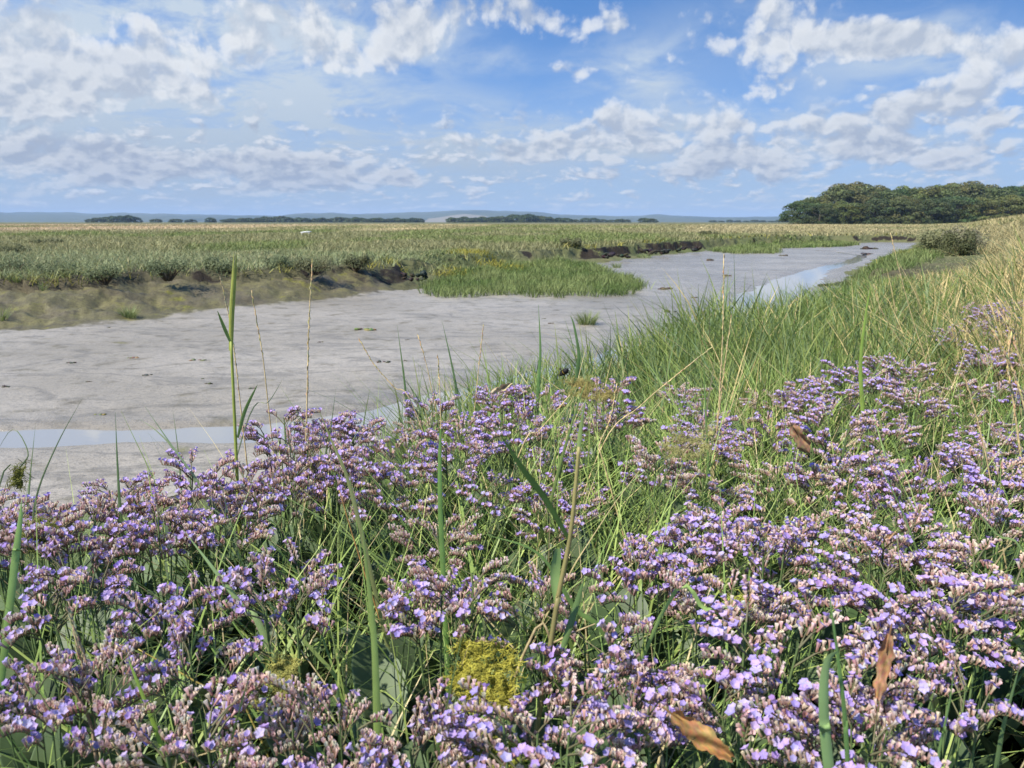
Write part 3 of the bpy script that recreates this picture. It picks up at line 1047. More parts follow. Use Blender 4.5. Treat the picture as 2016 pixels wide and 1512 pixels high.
def slope_turf():
    rg = np.random.default_rng(79)
    n = 26000
    y = rg.uniform(.95, 2.5, n)
    px = rg.uniform(-40, 1000, n)
    x = (px - CX) / FPX * y
    z, mud, alg, cut, wet, t = terrain(x, y)
    keep = (~mud) & (rg.uniform(0, 1, n) < sstep(.25, .5, fbm(x * 4, y * 4, 3, 28)) + .3) & (t > .2)
    x, y, z = x[keep], y[keep], z[keep]
    n = len(x)
    c = lerp3((.08, .115, .04), (.16, .19, .07), rg.uniform(0, 1, n))
    H = np.minimum(rg.uniform(.04, .13, n), np.maximum(.02, (CAM_Z - .375 * y - z) * rg.uniform(.5, 1.1, n)))
    blade_field('slope_turf', np.stack([x, y, z - .005], 1), H, rg.uniform(.003, .007, n), c, c * 1.2, .35, 3, M_GRASS, 26, .6)


def under_grass():
    """thin blades standing among the sea lavender"""
    rg = np.random.default_rng(78)
    n = 26000
    y = np.sqrt(rg.uniform(.25 ** 2, 2.1 ** 2, n))
    x = rg.uniform(-1, 1, n) * (y * .72 + .12)
    keep = sstep(.35, .6, fbm(x * 5, y * 5, 3, 18)) * .75 + .2 > rg.uniform(0, 1, n)
    keep &= (y > .8) | (rg.uniform(0, 1, n) < .48)
    keep &= y < np.interp(CX + FPX * x / y, [0, 300, 600, 900, 1200, 1600, 2016], [.80, .88, 1.15, 1.5, 1.65, 1.75, 1.85])
    x, y = x[keep], y[keep]
    n = len(x)
    z = terrain(x, y)[0]
    tone = rg.uniform(0, 1, n)
    c = lerp3((.12, .195, .045), (.30, .36, .10), tone)
    dry = rg.uniform(0, 1, n) < .14
    c = np.where(dry[:, None], np.array((.42, .34, .17))[None] * rg.uniform(.7, 1.2, n)[:, None], c)
    H = rg.uniform(.18, .46, n) * (1 - .2 * (y < .5))
    W = rg.uniform(.0018, .0050, n) * np.where(rg.uniform(0, 1, n) > .90, 2.0, 1)
    blade_field('meadow_grass', np.stack([x, y, z - .01], 1), H, W, c, c * 1.2, .28, 6, M_GRASS, 16, .55)


def leaf_shape(mb, base, dirv, up, L, W, col, edge, curl, rr, cols5=True):
    """one spoon-shaped sea lavender leaf: stalk, blade wider past the middle, rounded tip"""
    dirv = Vector(dirv).normalized()
    side = dirv.cross(Vector(up)).normalized()
    nn = side.cross(dirv)
    prof = [(0, .10), (.16, .11), (.32, .22), (.45, .50), (.58, .82), (.70, .98), (.80, 1.0), (.90, .80), (.97, .42), (1.0, .10)]
    prev = None
    for (t, w) in prof:
        c = Vector(base) + dirv * (L * (t - .12 * curl * t * t)) + nn * (-L * .32 * curl * t * t)
        ww = W * .5 * w
        row = []
        for k in (-1, -.9, 0, .9, 1):
            lift = abs(k) ** 1.4 * ww * .32 - (abs(k) > .95) * ww * .05
            cc = edge if abs(k) > .95 else ([q * 1.12 for q in col] if k == 0 else col)
            row.append(mb.vert(c + side * (k * ww) + nn * lift, cc))
        if prev:
            for j in range(4):
                mb.f.append((prev[j], prev[j + 1], row[j + 1], row[j]))
        prev = row


def leaf_colour(rr):
    t = rr.random()
    a, b = (.042, .072, .024), (.088, .118, .055)
    c = [a[i] + (b[i] - a[i]) * t for i in range(3)]
    k = rr.uniform(.85, 1.2)
    c = [q * k for q in c]
    return c, [min(q * 1.7 + .02, .5) for q in c]


def undergrowth():
    rr = random.Random(55)
    mb = MB()
    n = 0
    while n < 3400:
        y = math.sqrt(rr.uniform(.22 ** 2, 2.0 ** 2))
        x = rr.uniform(-1, 1) * (y * .72 + .12)
        px, _ = project((x, y, .1))
        lim = float(np.interp(px, [0, 300, 600, 900, 1200, 1600, 2016], [1.02, 1.08, 1.28, 1.5, 1.65, 1.75, 1.85]))
        if y > lim:
            continue
        a = rr.uniform(0, 6.28)
        el = rr.uniform(.85, 1.42)
        d = (math.cos(a) * math.cos(el), math.sin(a) * math.cos(el), math.sin(el))
        col, edge = leaf_colour(rr)
        L = rr.uniform(.09, .20) * (1.12 if y < .8 else 1)
        leaf_shape(mb, (x, y, rr.uniform(-.01, .06)), d, (math.cos(a) * -.5, math.sin(a) * -.5, 1), L, L * rr.uniform(.17, .27), col, edge, rr.uniform(.1, .9), rr)
        n += 1
    # the big grey-green basal leaves that show between the sprays close by
    n = 0
    while n < 560:
        y = rr.uniform(.30, .80)
        x = rr.uniform(-1, 1) * (y * .70 + .05)
        cx, cy = round(x / .11 + .31 * math.sin(y * 40)), round(y / .10)
        ox, oy = cx * .11 + .03 * math.sin(cx * 7.1 + cy * 3.3), cy * .10 + .03 * math.sin(cx * 2.7 + cy * 5.9)
        a = rr.uniform(0, 6.28)
        el = rr.uniform(.7, 1.35)
        d = (math.cos(a) * math.cos(el), math.sin(a) * math.cos(el), math.sin(el))
        col, edge = leaf_colour(rr)
        L = rr.uniform(.13, .235)
        leaf_shape(mb, (ox, oy, 0), d, (math.cos(a) * -.5, math.sin(a) * -.5, 1), L, L * rr.uniform(.17, .25), col, edge, rr.uniform(.1, .8), rr)
        n += 1
    tag(link('undergrowth', mb.mesh('undergrowth'), M_LEAF), kind='stuff')


marsh_grass()
bed_grass()
bank_grass()
slope_turf()
under_grass()
undergrowth()


# ------------------------------------------------------------------ sea lavender, one thing per flowering plant
LILAC = [(.40, .295, .60), (.46, .355, .635), (.35, .25, .55), (.49, .39, .65)]


def floret(mb, p, n, open_, fade, rr, s=1.0):
    n = n.normalized()
    a = n.cross(Vector((rr.uniform(-1, 1), rr.uniform(-1, 1), rr.uniform(-1, 1))))
    a.normalize()
    b = n.cross(a)
    L = .0060 * s * rr.uniform(.85, 1.2)
    brown = [(.30, .145, .10), (.36, .18, .125), (.26, .14, .085), (.20, .15, .07)][rr.randrange(4)]
    white = (.77, .60 + .05 * fade, .54) if rr.random() < .75 else (.50, .34, .31)
    pale = [white[i] * rr.uniform(.85, 1.1) for i in range(3)]
    mid = [(brown[i] * .55 + pale[i] * .45) for i in range(3)]
    rings = []
    for (h, r, c) in ((0, .0007, brown), (.55, .0009, mid), (1.0, .00150 * (1.1 if fade > .5 else 1), pale)):
        rings.append([mb.vert(p + n * (L * h) + (a * math.cos(q) + b * math.sin(q)) * (r * s), c) for q in (2 * math.pi * j / 5 for j in range(5))])
    for i in range(2):
        for j in range(5):
            mb.f.append((rings[i][j], rings[i][(j + 1) % 5], rings[i + 1][(j + 1) % 5], rings[i + 1][j]))
    if open_:
        base = LILAC[rr.randrange(4)]
        c1 = [min(q * rr.uniform(.92, 1.12), .9) for q in base]
        c0 = [q * .75 + .1 for q in c1]
        m = p + n * (L * .92)
        sp = rr.uniform(.55, 1.15)                         # how far the petals open
        ph = rr.uniform(0, 6.28)
        Lp = .0044 * s * rr.uniform(.85, 1.15)
        for k in range(5):
            q = ph + k * 2 * math.pi / 5
            o = (a * math.cos(q) + b * math.sin(q))
            t = (b * math.cos(q) - a * math.sin(q))
            d = (o * math.sin(sp) + n * math.cos(sp))
            w = Lp * .36
            v0 = mb.vert(m, c0)
            v1 = mb.vert(m + d * Lp * .62 - t * w, c1)
            v2 = mb.vert(m + d * Lp + n * (-.0006 * s), c1)
            v3 = mb.vert(m + d * Lp * .62 + t * w, c1)
            mb.f.append((v0, v1, v2, v3))


def lavender_meshes(seed, fade, spread, H, branches=(5, 6)):
    """returns stem mesh, a list of flower clusters, foliage mesh"""
    rr = random.Random(seed)
    st = MB()
    green, dk = (.085, .125, .045), (.11, .105, .055)
    lean = Vector((rr.uniform(-.03, .03), rr.uniform(-.03, .03), 0))
    hb = H * rr.uniform(.50, .62)
    main = [Vector((0, 0, -.01)), lean * .4 + Vector((0, 0, hb * .5)), lean + Vector((0, 0, hb))]
    st.tube(main, [.0021, .0018, .0015], green, 5, False)
    nb = rr.randint(*branches)
    clusters = []
    for bi in range(nb):
        mb = MB()
        a = 2 * math.pi * (bi + rr.uniform(-.3, .3)) / nb
        rad = spread * rr.uniform(.55, 1.0) if bi else spread * .15
        z0 = hb * rr.uniform(.72, 1.0)
        s0 = main[1].lerp(main[2], (z0 / hb - .5) * 2)
        tip = lean + Vector((math.cos(a) * rad, math.sin(a) * rad, H * rr.uniform(.93, 1.0) - rad * rad * 5.0))
        mid = s0.lerp(tip, .55) + Vector((math.cos(a), math.sin(a), -.4)) * .006
        st.tube([s0, mid, tip + Vector((0, 0, -.012))], [.0013, .0011, .0009], green, 4, False)
        for si in range(rr.randint(4, 5)):
            ang = a + rr.uniform(-1.3, 1.3) if si else a
            L = rr.uniform(.018, .036)
            d = Vector((math.cos(ang), math.sin(ang), rr.uniform(.05, .45))).normalized()
            q0 = mid.lerp(tip, rr.uniform(.45, .95)) + Vector((0, 0, -.008))
            q1 = q0 + d * .014 + Vector((0, 0, .008))
            q2 = q1 + d * L + Vector((0, 0, -.12 * L + rr.uniform(0, .004)))
            st.tube([q0, q1], [.0009, .0007], dk, 4, False)
            st.tube([q1, q1.lerp(q2, .5) + Vector((0, 0, .0025)), q2], [.0008, .0007, .0005], dk, 3, False)
            nf = max(4, int(L / .0021))
            for k in range(nf):
                t = (k + .4) / nf
                p = q1.lerp(q2, t) + Vector((0, 0, .0025 * 4 * t * (1 - t)))
                sd_ = d.cross(Vector((0, 0, 1))).normalized() * (1 if k % 2 else -1)
                nrm = Vector((0, 0, 1)) * rr.uniform(.7, 1.1) + sd_ * rr.uniform(.15, .7) + d * rr.uniform(.05, .6)
                floret(mb, p + sd_ * .0012, nrm, rr.random() > fade, fade, rr)
        clusters.append(mb)
    fo = MB()
    for k in range(rr.randint(5, 8)):
        a = rr.uniform(0, 6.28)
        el = rr.uniform(.7, 1.25)
        d = (math.cos(a) * math.cos(el), math.sin(a) * math.cos(el), math.sin(el))
        col, edge = leaf_colour(rr)
        L = rr.uniform(.10, .17)
        leaf_shape(fo, (math.cos(a) * .006, math.sin(a) * .006, -.01), d, (-math.cos(a) * .5, -math.sin(a) * .5, 1), L, L * rr.uniform(.2, .3), col, edge, rr.uniform(.1, .8), rr)
    s, f = st.mesh('stem'), fo.mesh('foliage')
    s.materials.append(M_STEM); f.materials.append(M_LEAF)
    cl = []
    for c in clusters:
        m = c.mesh('flower_cluster', False); m.materials.append(M_FLOWER); cl.append(m)
    return s, cl, f


# look classes: share of flowers that have faded
LOOKS = {'fresh lilac': .52, 'pinkish lilac': .76, 'faded cream': .94}
PROTO = {}
for li, (lk, fd) in enumerate(LOOKS.items()):
    PROTO[lk] = [lavender_meshes(1000 + 31 * li + k, fd, sp, hh) for k, (sp, hh) in enumerate(((.036, .335), (.044, .35), (.030, .32), (.048, .345), (.040, .36)))]

COMPACT = {lk: [lavender_meshes(3000 + 31 * li + k, fd, sp, hh, (3, 4)) for k, (sp, hh) in enumerate(((.020, .335), (.027, .35), (.024, .33), (.031, .345)))] for li, (lk, fd) in enumerate(LOOKS.items())}

# where the flower heads float, in the photograph
CANOPY = [(-160, 1030), (0, 1010), (60, 990), (130, 1003), (190, 1012), (260, 965), (330, 945), (400, 940), (470, 890), (500, 828), (560, 822), (650, 818), (700, 855), (790, 838), (820, 785), (870, 805),
          (940, 795), (970, 780), (1040, 748), (1160, 748), (1220, 775), (1310, 750), (1400, 768), (1500, 765), (1540, 745), (1600, 712), (1680, 710), (1760, 728), (1800, 765), (1860, 785), (1930, 748),
          (2016, 745), (2180, 760), (2300, 1700), (-300, 1700)]
GAPS = [(985, 1050, 55, 90, .9), (1000, 1190, 90, 110, .9), (440, 1120, 70, 60, .75), (400, 1320, 120, 60, .85), (250, 1400, 80, 60, .7), (1150, 1400, 70, 70, .85), (1600, 1260, 45, 60, .8), (1560, 1430, 80, 70, .9),
        (900, 1330, 90, 90, .9), (1640, 1430, 60, 80, .9), (1130, 940, 40, 40, .5), (1500, 1180, 40, 50, .6), (1960, 1440, 90, 100, .9), (760, 1250, 50, 40, .6), (860, 920, 50, 30, .3), (150, 1440, 70, 60, .6), (1180, 1250, 70, 60, .8),
        (780, 1010, 40, 30, .4), (1720, 1480, 60, 40, .7), (620, 1180, 60, 40, .6)]
FEATURED = [  # photo x, y of the head, look, size
    (110, 1160, 'pinkish lilac', 1.0), (245, 1215, 'fresh lilac', .95), (40, 1330, 'fresh lilac', .8), (650, 1335, 'pinkish lilac', .95), (690, 1400, 'faded cream', .7),
    (400, 1445, 'faded cream', 1.05), (560, 1400, 'pinkish lilac', .9), (735, 1165, 'pinkish lilac', .95), (840, 1140, 'fresh lilac', .95), (935, 1150, 'faded cream', .8), (1430, 1265, 'fresh lilac', 1.15),
    (1345, 1340, 'pinkish lilac', .7), (1245, 1300, 'pinkish lilac', .8), (1240, 1410, 'fresh lilac', .6), (1060, 1320, 'pinkish lilac', .8), (1110, 1485, 'pinkish lilac', 1.0),
    (890, 1400, 'pinkish lilac', .8), (850, 1470, 'pinkish lilac', .8), (1340, 1185, 'faded cream', .75), (1300, 1130, 'fresh lilac', .85), (1350, 1080, 'fresh lilac', .95), (1560, 1090, 'fresh lilac', 1.1), (1480, 1060, 'fresh lilac', 1.0), (1590, 1175, 'fresh lilac', .95),
    (1700, 1120, 'fresh lilac', 1.1), (1800, 1170, 'fresh lilac', 1.2), (1900, 1140, 'pinkish lilac', 1.1), (1770, 1230, 'fresh lilac', 1.1), (1900, 1210, 'pinkish lilac', 1.0), (1700, 1310, 'pinkish lilac', .95), (1850, 870, 'fresh lilac', 1.15), (1640, 850, 'fresh lilac', 1.05), (1600, 920, 'fresh lilac', 1.05),
    (1140, 1110, 'pinkish lilac', .6), (550, 830, 'fresh lilac', 1.0), (620, 830, 'pinkish lilac', 1.0), (530, 1080, 'fresh lilac', 1.0), (470, 1240, 'fresh lilac', .75), (560, 1190, 'pinkish lilac', .7),
    (1320, 1505, 'fresh lilac', .8), (1570, 1390, 'pinkish lilac', .55), (1850, 1310, 'pinkish lilac', .8), (1740, 1400, 'pinkish lilac', .6), (1890, 1395, 'fresh lilac', .5), (20, 1400, 'pinkish lilac', .6), (360, 1490, 'faded cream', .8), (220, 1290, 'faded cream', .7),
    (1840, 1450, 'pinkish lilac', .5), (1015, 1440, 'fresh lilac', .6),
    (1100, 765, 'fresh lilac', 1.1), (1010, 785, 'fresh lilac', 1.0), (1185, 780, 'fresh lilac', 1.0), (830, 795, 'fresh lilac', .8), (1640, 725, 'fresh lilac', 1.1), (1700, 735, 'fresh lilac', 1.0), (1580, 750, 'fresh lilac', 1.0),
    (15, 1022, 'pinkish lilac', .9), (75, 1006, 'faded cream', .9), (140, 1018, 'faded cream', .85), (200, 1026, 'pinkish lilac', .9), (262, 978, 'pinkish lilac', .9), (330, 962, 'fresh lilac', .9), (395, 955, 'pinkish lilac', .9),
    (560, 895, 'pinkish lilac', .85), (612, 890, 'fresh lilac', .85), (585, 945, 'pinkish lilac', .85), (645, 920, 'fresh lilac', .85), (530, 940, 'fresh lilac', .85), (675, 885, 'faded cream', .8),
    (440, 925, 'fresh lilac', .9), (485, 905, 'pinkish lilac', .95), (110, 1065, 'pinkish lilac', .9), (190, 1075, 'fresh lilac', .9), (30, 1080, 'pinkish lilac', .9), (290, 1030, 'fresh lilac', .9), (370, 1020, 'pinkish lilac', .9),
    (1925, 628, 'fresh lilac', .9), (1965, 640, 'fresh lilac', .9), (1990, 602, 'pinkish lilac', .9), (1920, 606, 'pinkish lilac', .9), (2010, 628, 'fresh lilac', .9), (1955, 618, 'fresh lilac', .9), (1940, 690, 'fresh lilac', .9), (1885, 700, 'fresh lilac', .8),
    (1940, 612, 'pinkish lilac', 1.0), (1985, 618, 'pinkish lilac', 1.0), (1905, 640, 'pinkish lilac', .9), (1898, 690, 'pinkish lilac', .9), (1950, 700, 'pinkish lilac', .8), (2005, 655, 'pinkish lilac', .9), (1760, 722, 'pinkish lilac', .8), (1870, 655, 'pinkish lilac', .8),
]
LAND = [  # landmarks the labels lean on: phrase, photo x, y
    ('the tall thick green stalk', 462, 850), ('the bumblebee', 1110, 730), ('the hanging brown leaf', 1735, 1310), ('the curled low brown leaf', 1380, 1440), ('the grey-brown folded leaf', 1575, 865),
    ('the yellow-green algae mat', 950, 1330), ('the wide arching grass blade', 1630, 1400), ('the brown-jointed grass stem', 1110, 1080), ('the tallest pale straw', 1422, 700), ('the broad yellow-green blade', 738, 1250),
    ('the upright dark blade', 235, 960), ('the dry straws low down', 190, 1350), ('the pale straws at the right edge', 1970, 760), ('the straight middle blade', 868, 980),
]


def lavender():
    rr = random.Random(91)
    spots = []
    for (px, py, lk, s) in FEATURED:
        hz = .335 * s if s > .8 else .335 * (.55 + .45 * s)
        far = py < 720
        p = at_plane(px, py, .325 if not far else .31)
        spots.append((p.x, p.y, lk, max(.7, s), p.z))
    tries = 0
    while len(spots) < 166 and tries < 60000:
        tries += 1
        y = math.sqrt(rr.uniform(.30 ** 2, 1.85 ** 2))
        x = rr.uniform(-1, 1) * (y * .70 + .06)
        zc = rr.uniform(.235, .335)
        px, py = project((x, y, zc))
        if not inside(np.array([px]), np.array([py - 10 / max(y, .5)]), CANOPY)[0] or px < -60 or px > 2080 or py > 1600:
            continue
        if any(((px - gx) / rx) ** 2 + ((py - gy) / ry) ** 2 < 1.5 and rr.random() < min(1, pr + .12) for gx, gy, rx, ry, pr in GAPS):
            continue
        if py > 1060 and rr.random() < (.96 if px < 1560 else .72):
            continue
        md = .068 + .010 * min(y, 1.5) + (.026 if y < .62 else 0)
        if any((x - q[0]) ** 2 + (y - q[1]) ** 2 < md * md for q in spots):
            continue
        if float(fbm(np.array([x * 8.0]), np.array([y * 5.5]), 2, 166)[0]) < .41 + .12 * (y < .66) + .03 * (px < 700):
            continue
        v = float(fbm(np.array([x * 6.0]), np.array([y * 6.0]), 2, 66)[0]) + rr.uniform(-.2, .2)
        lk = 'fresh lilac' if v < .54 else ('pinkish lilac' if v < .70 else 'faded cream')
        if py > 1000 and px < 900 and rr.random() < .25:
            lk = 'pinkish lilac'
        spots.append((x, y, lk, rr.uniform(.8, 1.08), zc))
    print('lavender plants', len(spots), 'tries', tries)
    counts = {}
    rows = []
    for (x, y, lk, s, zc) in spots:
        px, py = project((x, y, zc))
        best = min(LAND, key=lambda q: (q[1] - px) ** 2 + ((q[2] - py) * 1.15) ** 2)
        dx, dy = px - best[1], py - best[2]
        side = ('to the right of' if dx > 0 else 'to the left of') if abs(dx) > abs(dy) else ('in front of' if dy > 0 else 'behind')
        rows.append((math.hypot(dx, dy), best[0], side, lk, x, y, s, zc))
    rows.sort(key=lambda r: r[0])
    for (_, lm, side, lk, x, y, s, zc) in rows:
        k = (lm, side, lk)
        counts[k] = counts.get(k, 0) + 1
        lab = f'{ORD[counts[k] - 1]}-nearest {lk} sea lavender {side} {lm}'
        if counts[k] == 1:
            lab = f'{lk} sea lavender nearest {side} {lm}'
        proto = COMPACT[lk] if y < .66 and rr.random() < .8 else PROTO[lk]
        st, cl, fo = proto[rr.randrange(len(proto))]
        gz = ground_z(x, y)
        hz = (zc + .01 - gz) / .335
        w = (s if y > .66 else max(s, .85)) * rr.uniform(.82, 1.05)
        r = empty('sea_lavender', (x, y, gz), (rr.uniform(-.12, .12), rr.uniform(-.12, .12), rr.uniform(0, 6.28)), (w, w, min(max(hz, .7), 1.5)))
        tag(r, lab, 'flower', 'sea lavender plants in bloom on the near bank')
        link('stem', st, None, r)
        for c in cl:
            link('flower_cluster', c, None, r)
        link('foliage', fo, None, r)


lavender()


# ------------------------------------------------------------------ single grasses that stand out
GREEN, YGREEN, STRAW, BROWNG = (.17, .25, .065), (.25, .29, .065), (.62, .48, .24), (.26, .23, .09)


def spline(pts, n=14):
    """Catmull-Rom through the points"""
    P = [Vector(p) for p in pts]
    P = [P[0] * 2 - P[1]] + P + [P[-1] * 2 - P[-2]]
    out = []
    segs = len(P) - 3
    for i in range(segs):
        for k in range(n // segs + 1):
            t = k / (n // segs + 1)
            a, b, c, d = P[i:i + 4]
            out.append(.5 * ((2 * b) + (c - a) * t + (2 * a - 5 * b + 4 * c - d) * t * t + (3 * b - a - 3 * c + d) * t ** 3))
    out.append(P[-2])
    return out


def px_line(pix, depth, to_ground=True):
    """photo points from the foot up to the tip -> world points; the foot is carried on down to the ground"""
    pts = [at_depth(a, b, depth + (c[0] if c else 0)) for a, b, *c in pix]
    if to_ground and pts[0].z > 0.01:
        g = ground_z(pts[0].x, pts[0].y) - .01
        d = pts[0] - pts[1]
        k = (pts[0].z - g)
        slope = Vector((d.x, d.y, 0)) / max(-d.z, .02)
        pts.insert(0, Vector((pts[0].x + max(-.3, min(.3, slope.x)) * k, pts[0].y, g)))
    return pts


def seed_head(mb, pts, i0, r, col, rr):
    """little overlapping spikelets up the top of a straw"""
    n = len(pts)
    for i in range(i0, n - 1):
        for q in range(3):
            t = q / 3
            p = pts[i].lerp(pts[i + 1], t)
            d = (pts[i + 1] - pts[i]).normalized()
            a = rr.uniform(0, 6.28)
            o = Vector((math.cos(a), math.sin(a), 0))
            k = rr.uniform(.8, 1.2)
            mb.tube([p, p + d * r * 2.2 * k + o * r * .9, p + d * r * 5 * k + o * r * .5], [r * .3, r * .75, r * .1], [c * rr.uniform(.8, 1.15) for c in col], 4, False)


def straw(pix, depth, label, r=.0011, col=STRAW, heads=.5, group='dry grass straws', name='dry_grass_straw', cat='straw'):
    rr = random.Random(hash(label) & 0xffff if False else sum(map(ord, label)))
    pts = spline(px_line(pix, depth), 18)
    base = pts[0].copy()
    root = empty(name, base)
    tag(root, label, cat, group)
    P = [p - base for p in pts]
    mb = MB()
    n = len(P)
    mb.tube(P, [r * (1.15 - .75 * i / (n - 1)) for i in range(n)], col, 5)
    link('stem', mb.mesh('stem'), M_DRY, root)
    if heads:
        sh = MB()
        seed_head(sh, P, int(n * (1 - heads)), r * 1.15, col, rr)
        link('seed_head', sh.mesh('seed_head'), M_DRY, root)
    return root


def blade(pix, depth, wpx, label, col=GREEN, tip=None, group='broad grass blades', side=(1, .25, 0), name='grass_shoot', shape=None):
    col = tuple(q * 1.35 for q in col)
    pts = spline(px_line(pix, depth), 18)
    base = pts[0].copy()
    P = [p - base for p in pts]
    n = len(P)
    w = wpx / FPX * depth
    wid = [w * (shape(i / (n - 1)) if shape else max(.06, (1 - (i / (n - 1)) ** 2.2)) * (.8 + .2 * min(1, 3 * i / n))) for i in range(n)]
    tip = tip or [q * 1.15 for q in col]
    cols = [[col[k] + (tip[k] - col[k]) * (i / (n - 1)) for k in range(3)] for i in range(n)]
    mb = MB()
    mb.ribbon(P, wid, cols, side, .3)
    o = link(name, mb.mesh(name), M_GRASS, None, base)
    return tag(o, label, 'grass blade', group)


def stalk_with_leaves(pix, depth, r, label, col, leaves, top=None, group='stout grass stalks'):
    pts = spline(px_line(pix, depth), 20)
    base = pts[0].copy()
    root = empty('grass_stalk', base)
    tag(root, label, 'grass stalk', group)
    P = [p - base for p in pts]
    n = len(P)
    mb = MB()
    mb.tube(P, [r * (1.1 - .45 * i / (n - 1)) for i in range(n)], [[c * (.9 + .25 * i / n) for c in col] for i in range(n)], 7)
    link('stem', mb.mesh('stem'), M_GRASS, root)
    for (lp, wpx, lc) in leaves:
        q = spline([at_depth(a, b, depth + (c[0] if c else 0)) - base for a, b, *c in lp], 12)
        m = MB()
        k = len(q)
        w = wpx / FPX * depth
        m.ribbon(q, [w * max(.08, math.sin(math.pi * min(1, (.15 + .85 * i / (k - 1)))) ** .7) for i in range(k)], lc, (1, .2, 0), .35)
        link('leaf', m.mesh('leaf'), M_GRASS, root)
    if top:
        lp, wpx, lc = top
        q = spline([at_depth(a, b, depth) - base for a, b in lp], 12)
        m = MB()
        k = len(q)
        w = wpx / FPX * depth
        for s in (-1, 1):
            m.ribbon([p + Vector((s * w * .22, 0, 0)) for p in q], [w * .6 * max(.06, math.sin(math.pi * (.12 + .88 * i / (k - 1))) ** .8) for i in range(k)], lc, (1, s * .6, 0), .4)
        link('rolled_leaf', m.mesh('rolled_leaf'), M_GRASS, root)
    return root


stalk_with_leaves([(476, 1120), (470, 1010), (463, 850), (455, 672)], .98, .0027, 'tall thick yellow-green grass stalk with rolled tip rising over the mud', YGREEN,
                  [([(454, 675, 0), (441, 645, -.01), (428, 612, -.02)], 7, GREEN), ([(468, 862, 0), (482, 810, -.01), (507, 757, -.02)], 7, GREEN)],
                  ([(454, 690), (455, 620), (459, 555), (463, 497)], 13, (.25, .27, .06)))
stalk_with_leaves([(1085, 1262), (1100, 1170), (1122, 1060), (1133, 960), (1140, 880)], .54, .0021, 'brown-jointed grass stem with a wide drooping leaf among the flowers', BROWNG,
                  [([(1120, 1062, 0), (1075, 985, -.01), (1030, 925, -.02), (985, 855, -.03)], 13, (.075, .13, .03)), ([(1098, 1080, .01), (1092, 1130, .01), (1094, 1195, 0)], 22, (.16, .24, .08)),
                   ([(1108, 1275, 0), (1130, 1210, .01), (1150, 1140, .02)], 16, (.12, .19, .06)), ([(1138, 905, 0), (1143, 850, .01), (1152, 790, .02)], 9, (.14, .19, .06))])

straw([(490, 950), (478, 840), (462, 700), (448, 610), (434, 548)], 1.05, 'thin dry seeded straw leaning left behind the tall green stalk')
straw([(530, 815), (517, 700), (505, 630), (495, 572)], 1.25, 'dry seeded straw between the green stalk and the tallest straw')
straw([(603, 850), (605, 760), (608, 640), (615, 510)], 1.2, 'tallest dry seeded straw in front of the muddy far bank', r=.0014, heads=.6)
straw([(820, 815), (775, 762), (735, 715), (707, 668)], 1.3, 'leaning dry straw over the mud left of the bank grass')
straw([(855, 790), (840, 720), (823, 660)], 1.5, 'short pale straw beside the fine dark blades over the mud', heads=.3)
straw([(868, 850), (866, 770), (862, 700)], 1.3, 'short upright pale straw above the straight middle blade', heads=.3)
straw([(935, 800), (943, 720), (952, 640)], 1.5, 'pale straw leaning right over the mud before the bank grass', heads=.35)
straw([(1405, 930), (1415, 800), (1423, 650), (1425, 500)], 1.3, 'tallest pale straw standing in front of the grass by the creek bend', r=.0014, heads=.7)
straw([(1410, 860), (1424, 740), (1440, 620)], 1.35, 'shorter seeded straw twinned with the tall pale straw', heads=.6)
straw([(1180, 890), (1260, 800), (1330, 740), (1402, 683)], 1.2, 'long pale straw slanting up to the right through the flowers', heads=.35)
straw([(1830, 740), (1800, 640), (1775, 550), (1753, 458)], 1.9, 'tall straw leaning left below the oak wood', r=.0014, heads=.3)
straw([(1860, 800), (1790, 700), (1735, 610), (1720, 560)], 1.9, 'bent straw below the dark shrub', heads=.3)
straw([(1020, 900), (1060, 850), (1090, 815), (1120, 780)], 1.15, 'short bent straw leaning under the dark dried weed', heads=.2)
straw([(1195, 935), (1180, 880), (1200, 830), (1215, 755)], 1.1, 'pale seeded straw in the flowers behind the jointed stem', heads=.5)
straw([(2030, 870), (2005, 760), (1975, 690), (1940, 620)], 1.25, 'pale seeded straw leaning left at the right edge', r=.0022, heads=.6)
straw([(2010, 900), (1995, 790), (1985, 720), (1990, 660)], 1.3, 'pale seeded straw standing upright at the right edge', r=.0021, heads=.6)
straw([(2040, 800), (2012, 720), (1990, 650), (1965, 590)], 1.4, 'outer pale straw crossing the small far flowers', r=.002, heads=.5)
straw([(1960, 1000), (1935, 870), (1905, 760), (1895, 740)], 1.0, 'thin pale straw hanging among the flowers at the right', heads=.5)
straw([(255, 1530), (190, 1395), (160, 1300), (135, 1200)], .55, 'pale seeded straw leaning left in the lower left flowers', r=.0012, heads=.6, col=(.50, .40, .22))
straw([(195, 1470), (178, 1380), (165, 1290), (140, 1215)], .52, 'second pale straw hanging beside the dried brown twig', r=.0011, heads=.5, col=(.52, .42, .24))
straw([(1030, 1290), (1090, 1265), (1130, 1245), (1172, 1228)], .55, 'short woody straw lying across the algae mat', r=.0013, heads=0, col=(.42, .33, .17))
straw([(485, 1395), (400, 1350), (330, 1310), (272, 1278)], .60, 'yellow straw lying slantwise over the grey leaves', r=.0011, heads=0, col=(.48, .38, .10))
straw([(735, 1180), (712, 1110), (690, 1040), (668, 965)], .75, 'orange-brown straw slanting beside the reddish blade', r=.0011, heads=0, col=(.50, .27, .09))
straw([(195, 1530), (180, 1430), (145, 1360), (105, 1330)], .50, 'bent dried brown twig curving down in the lower left', r=.0015, heads=0, col=(.30, .21, .13), name='dry_twig', cat='twig', group='dry twigs')

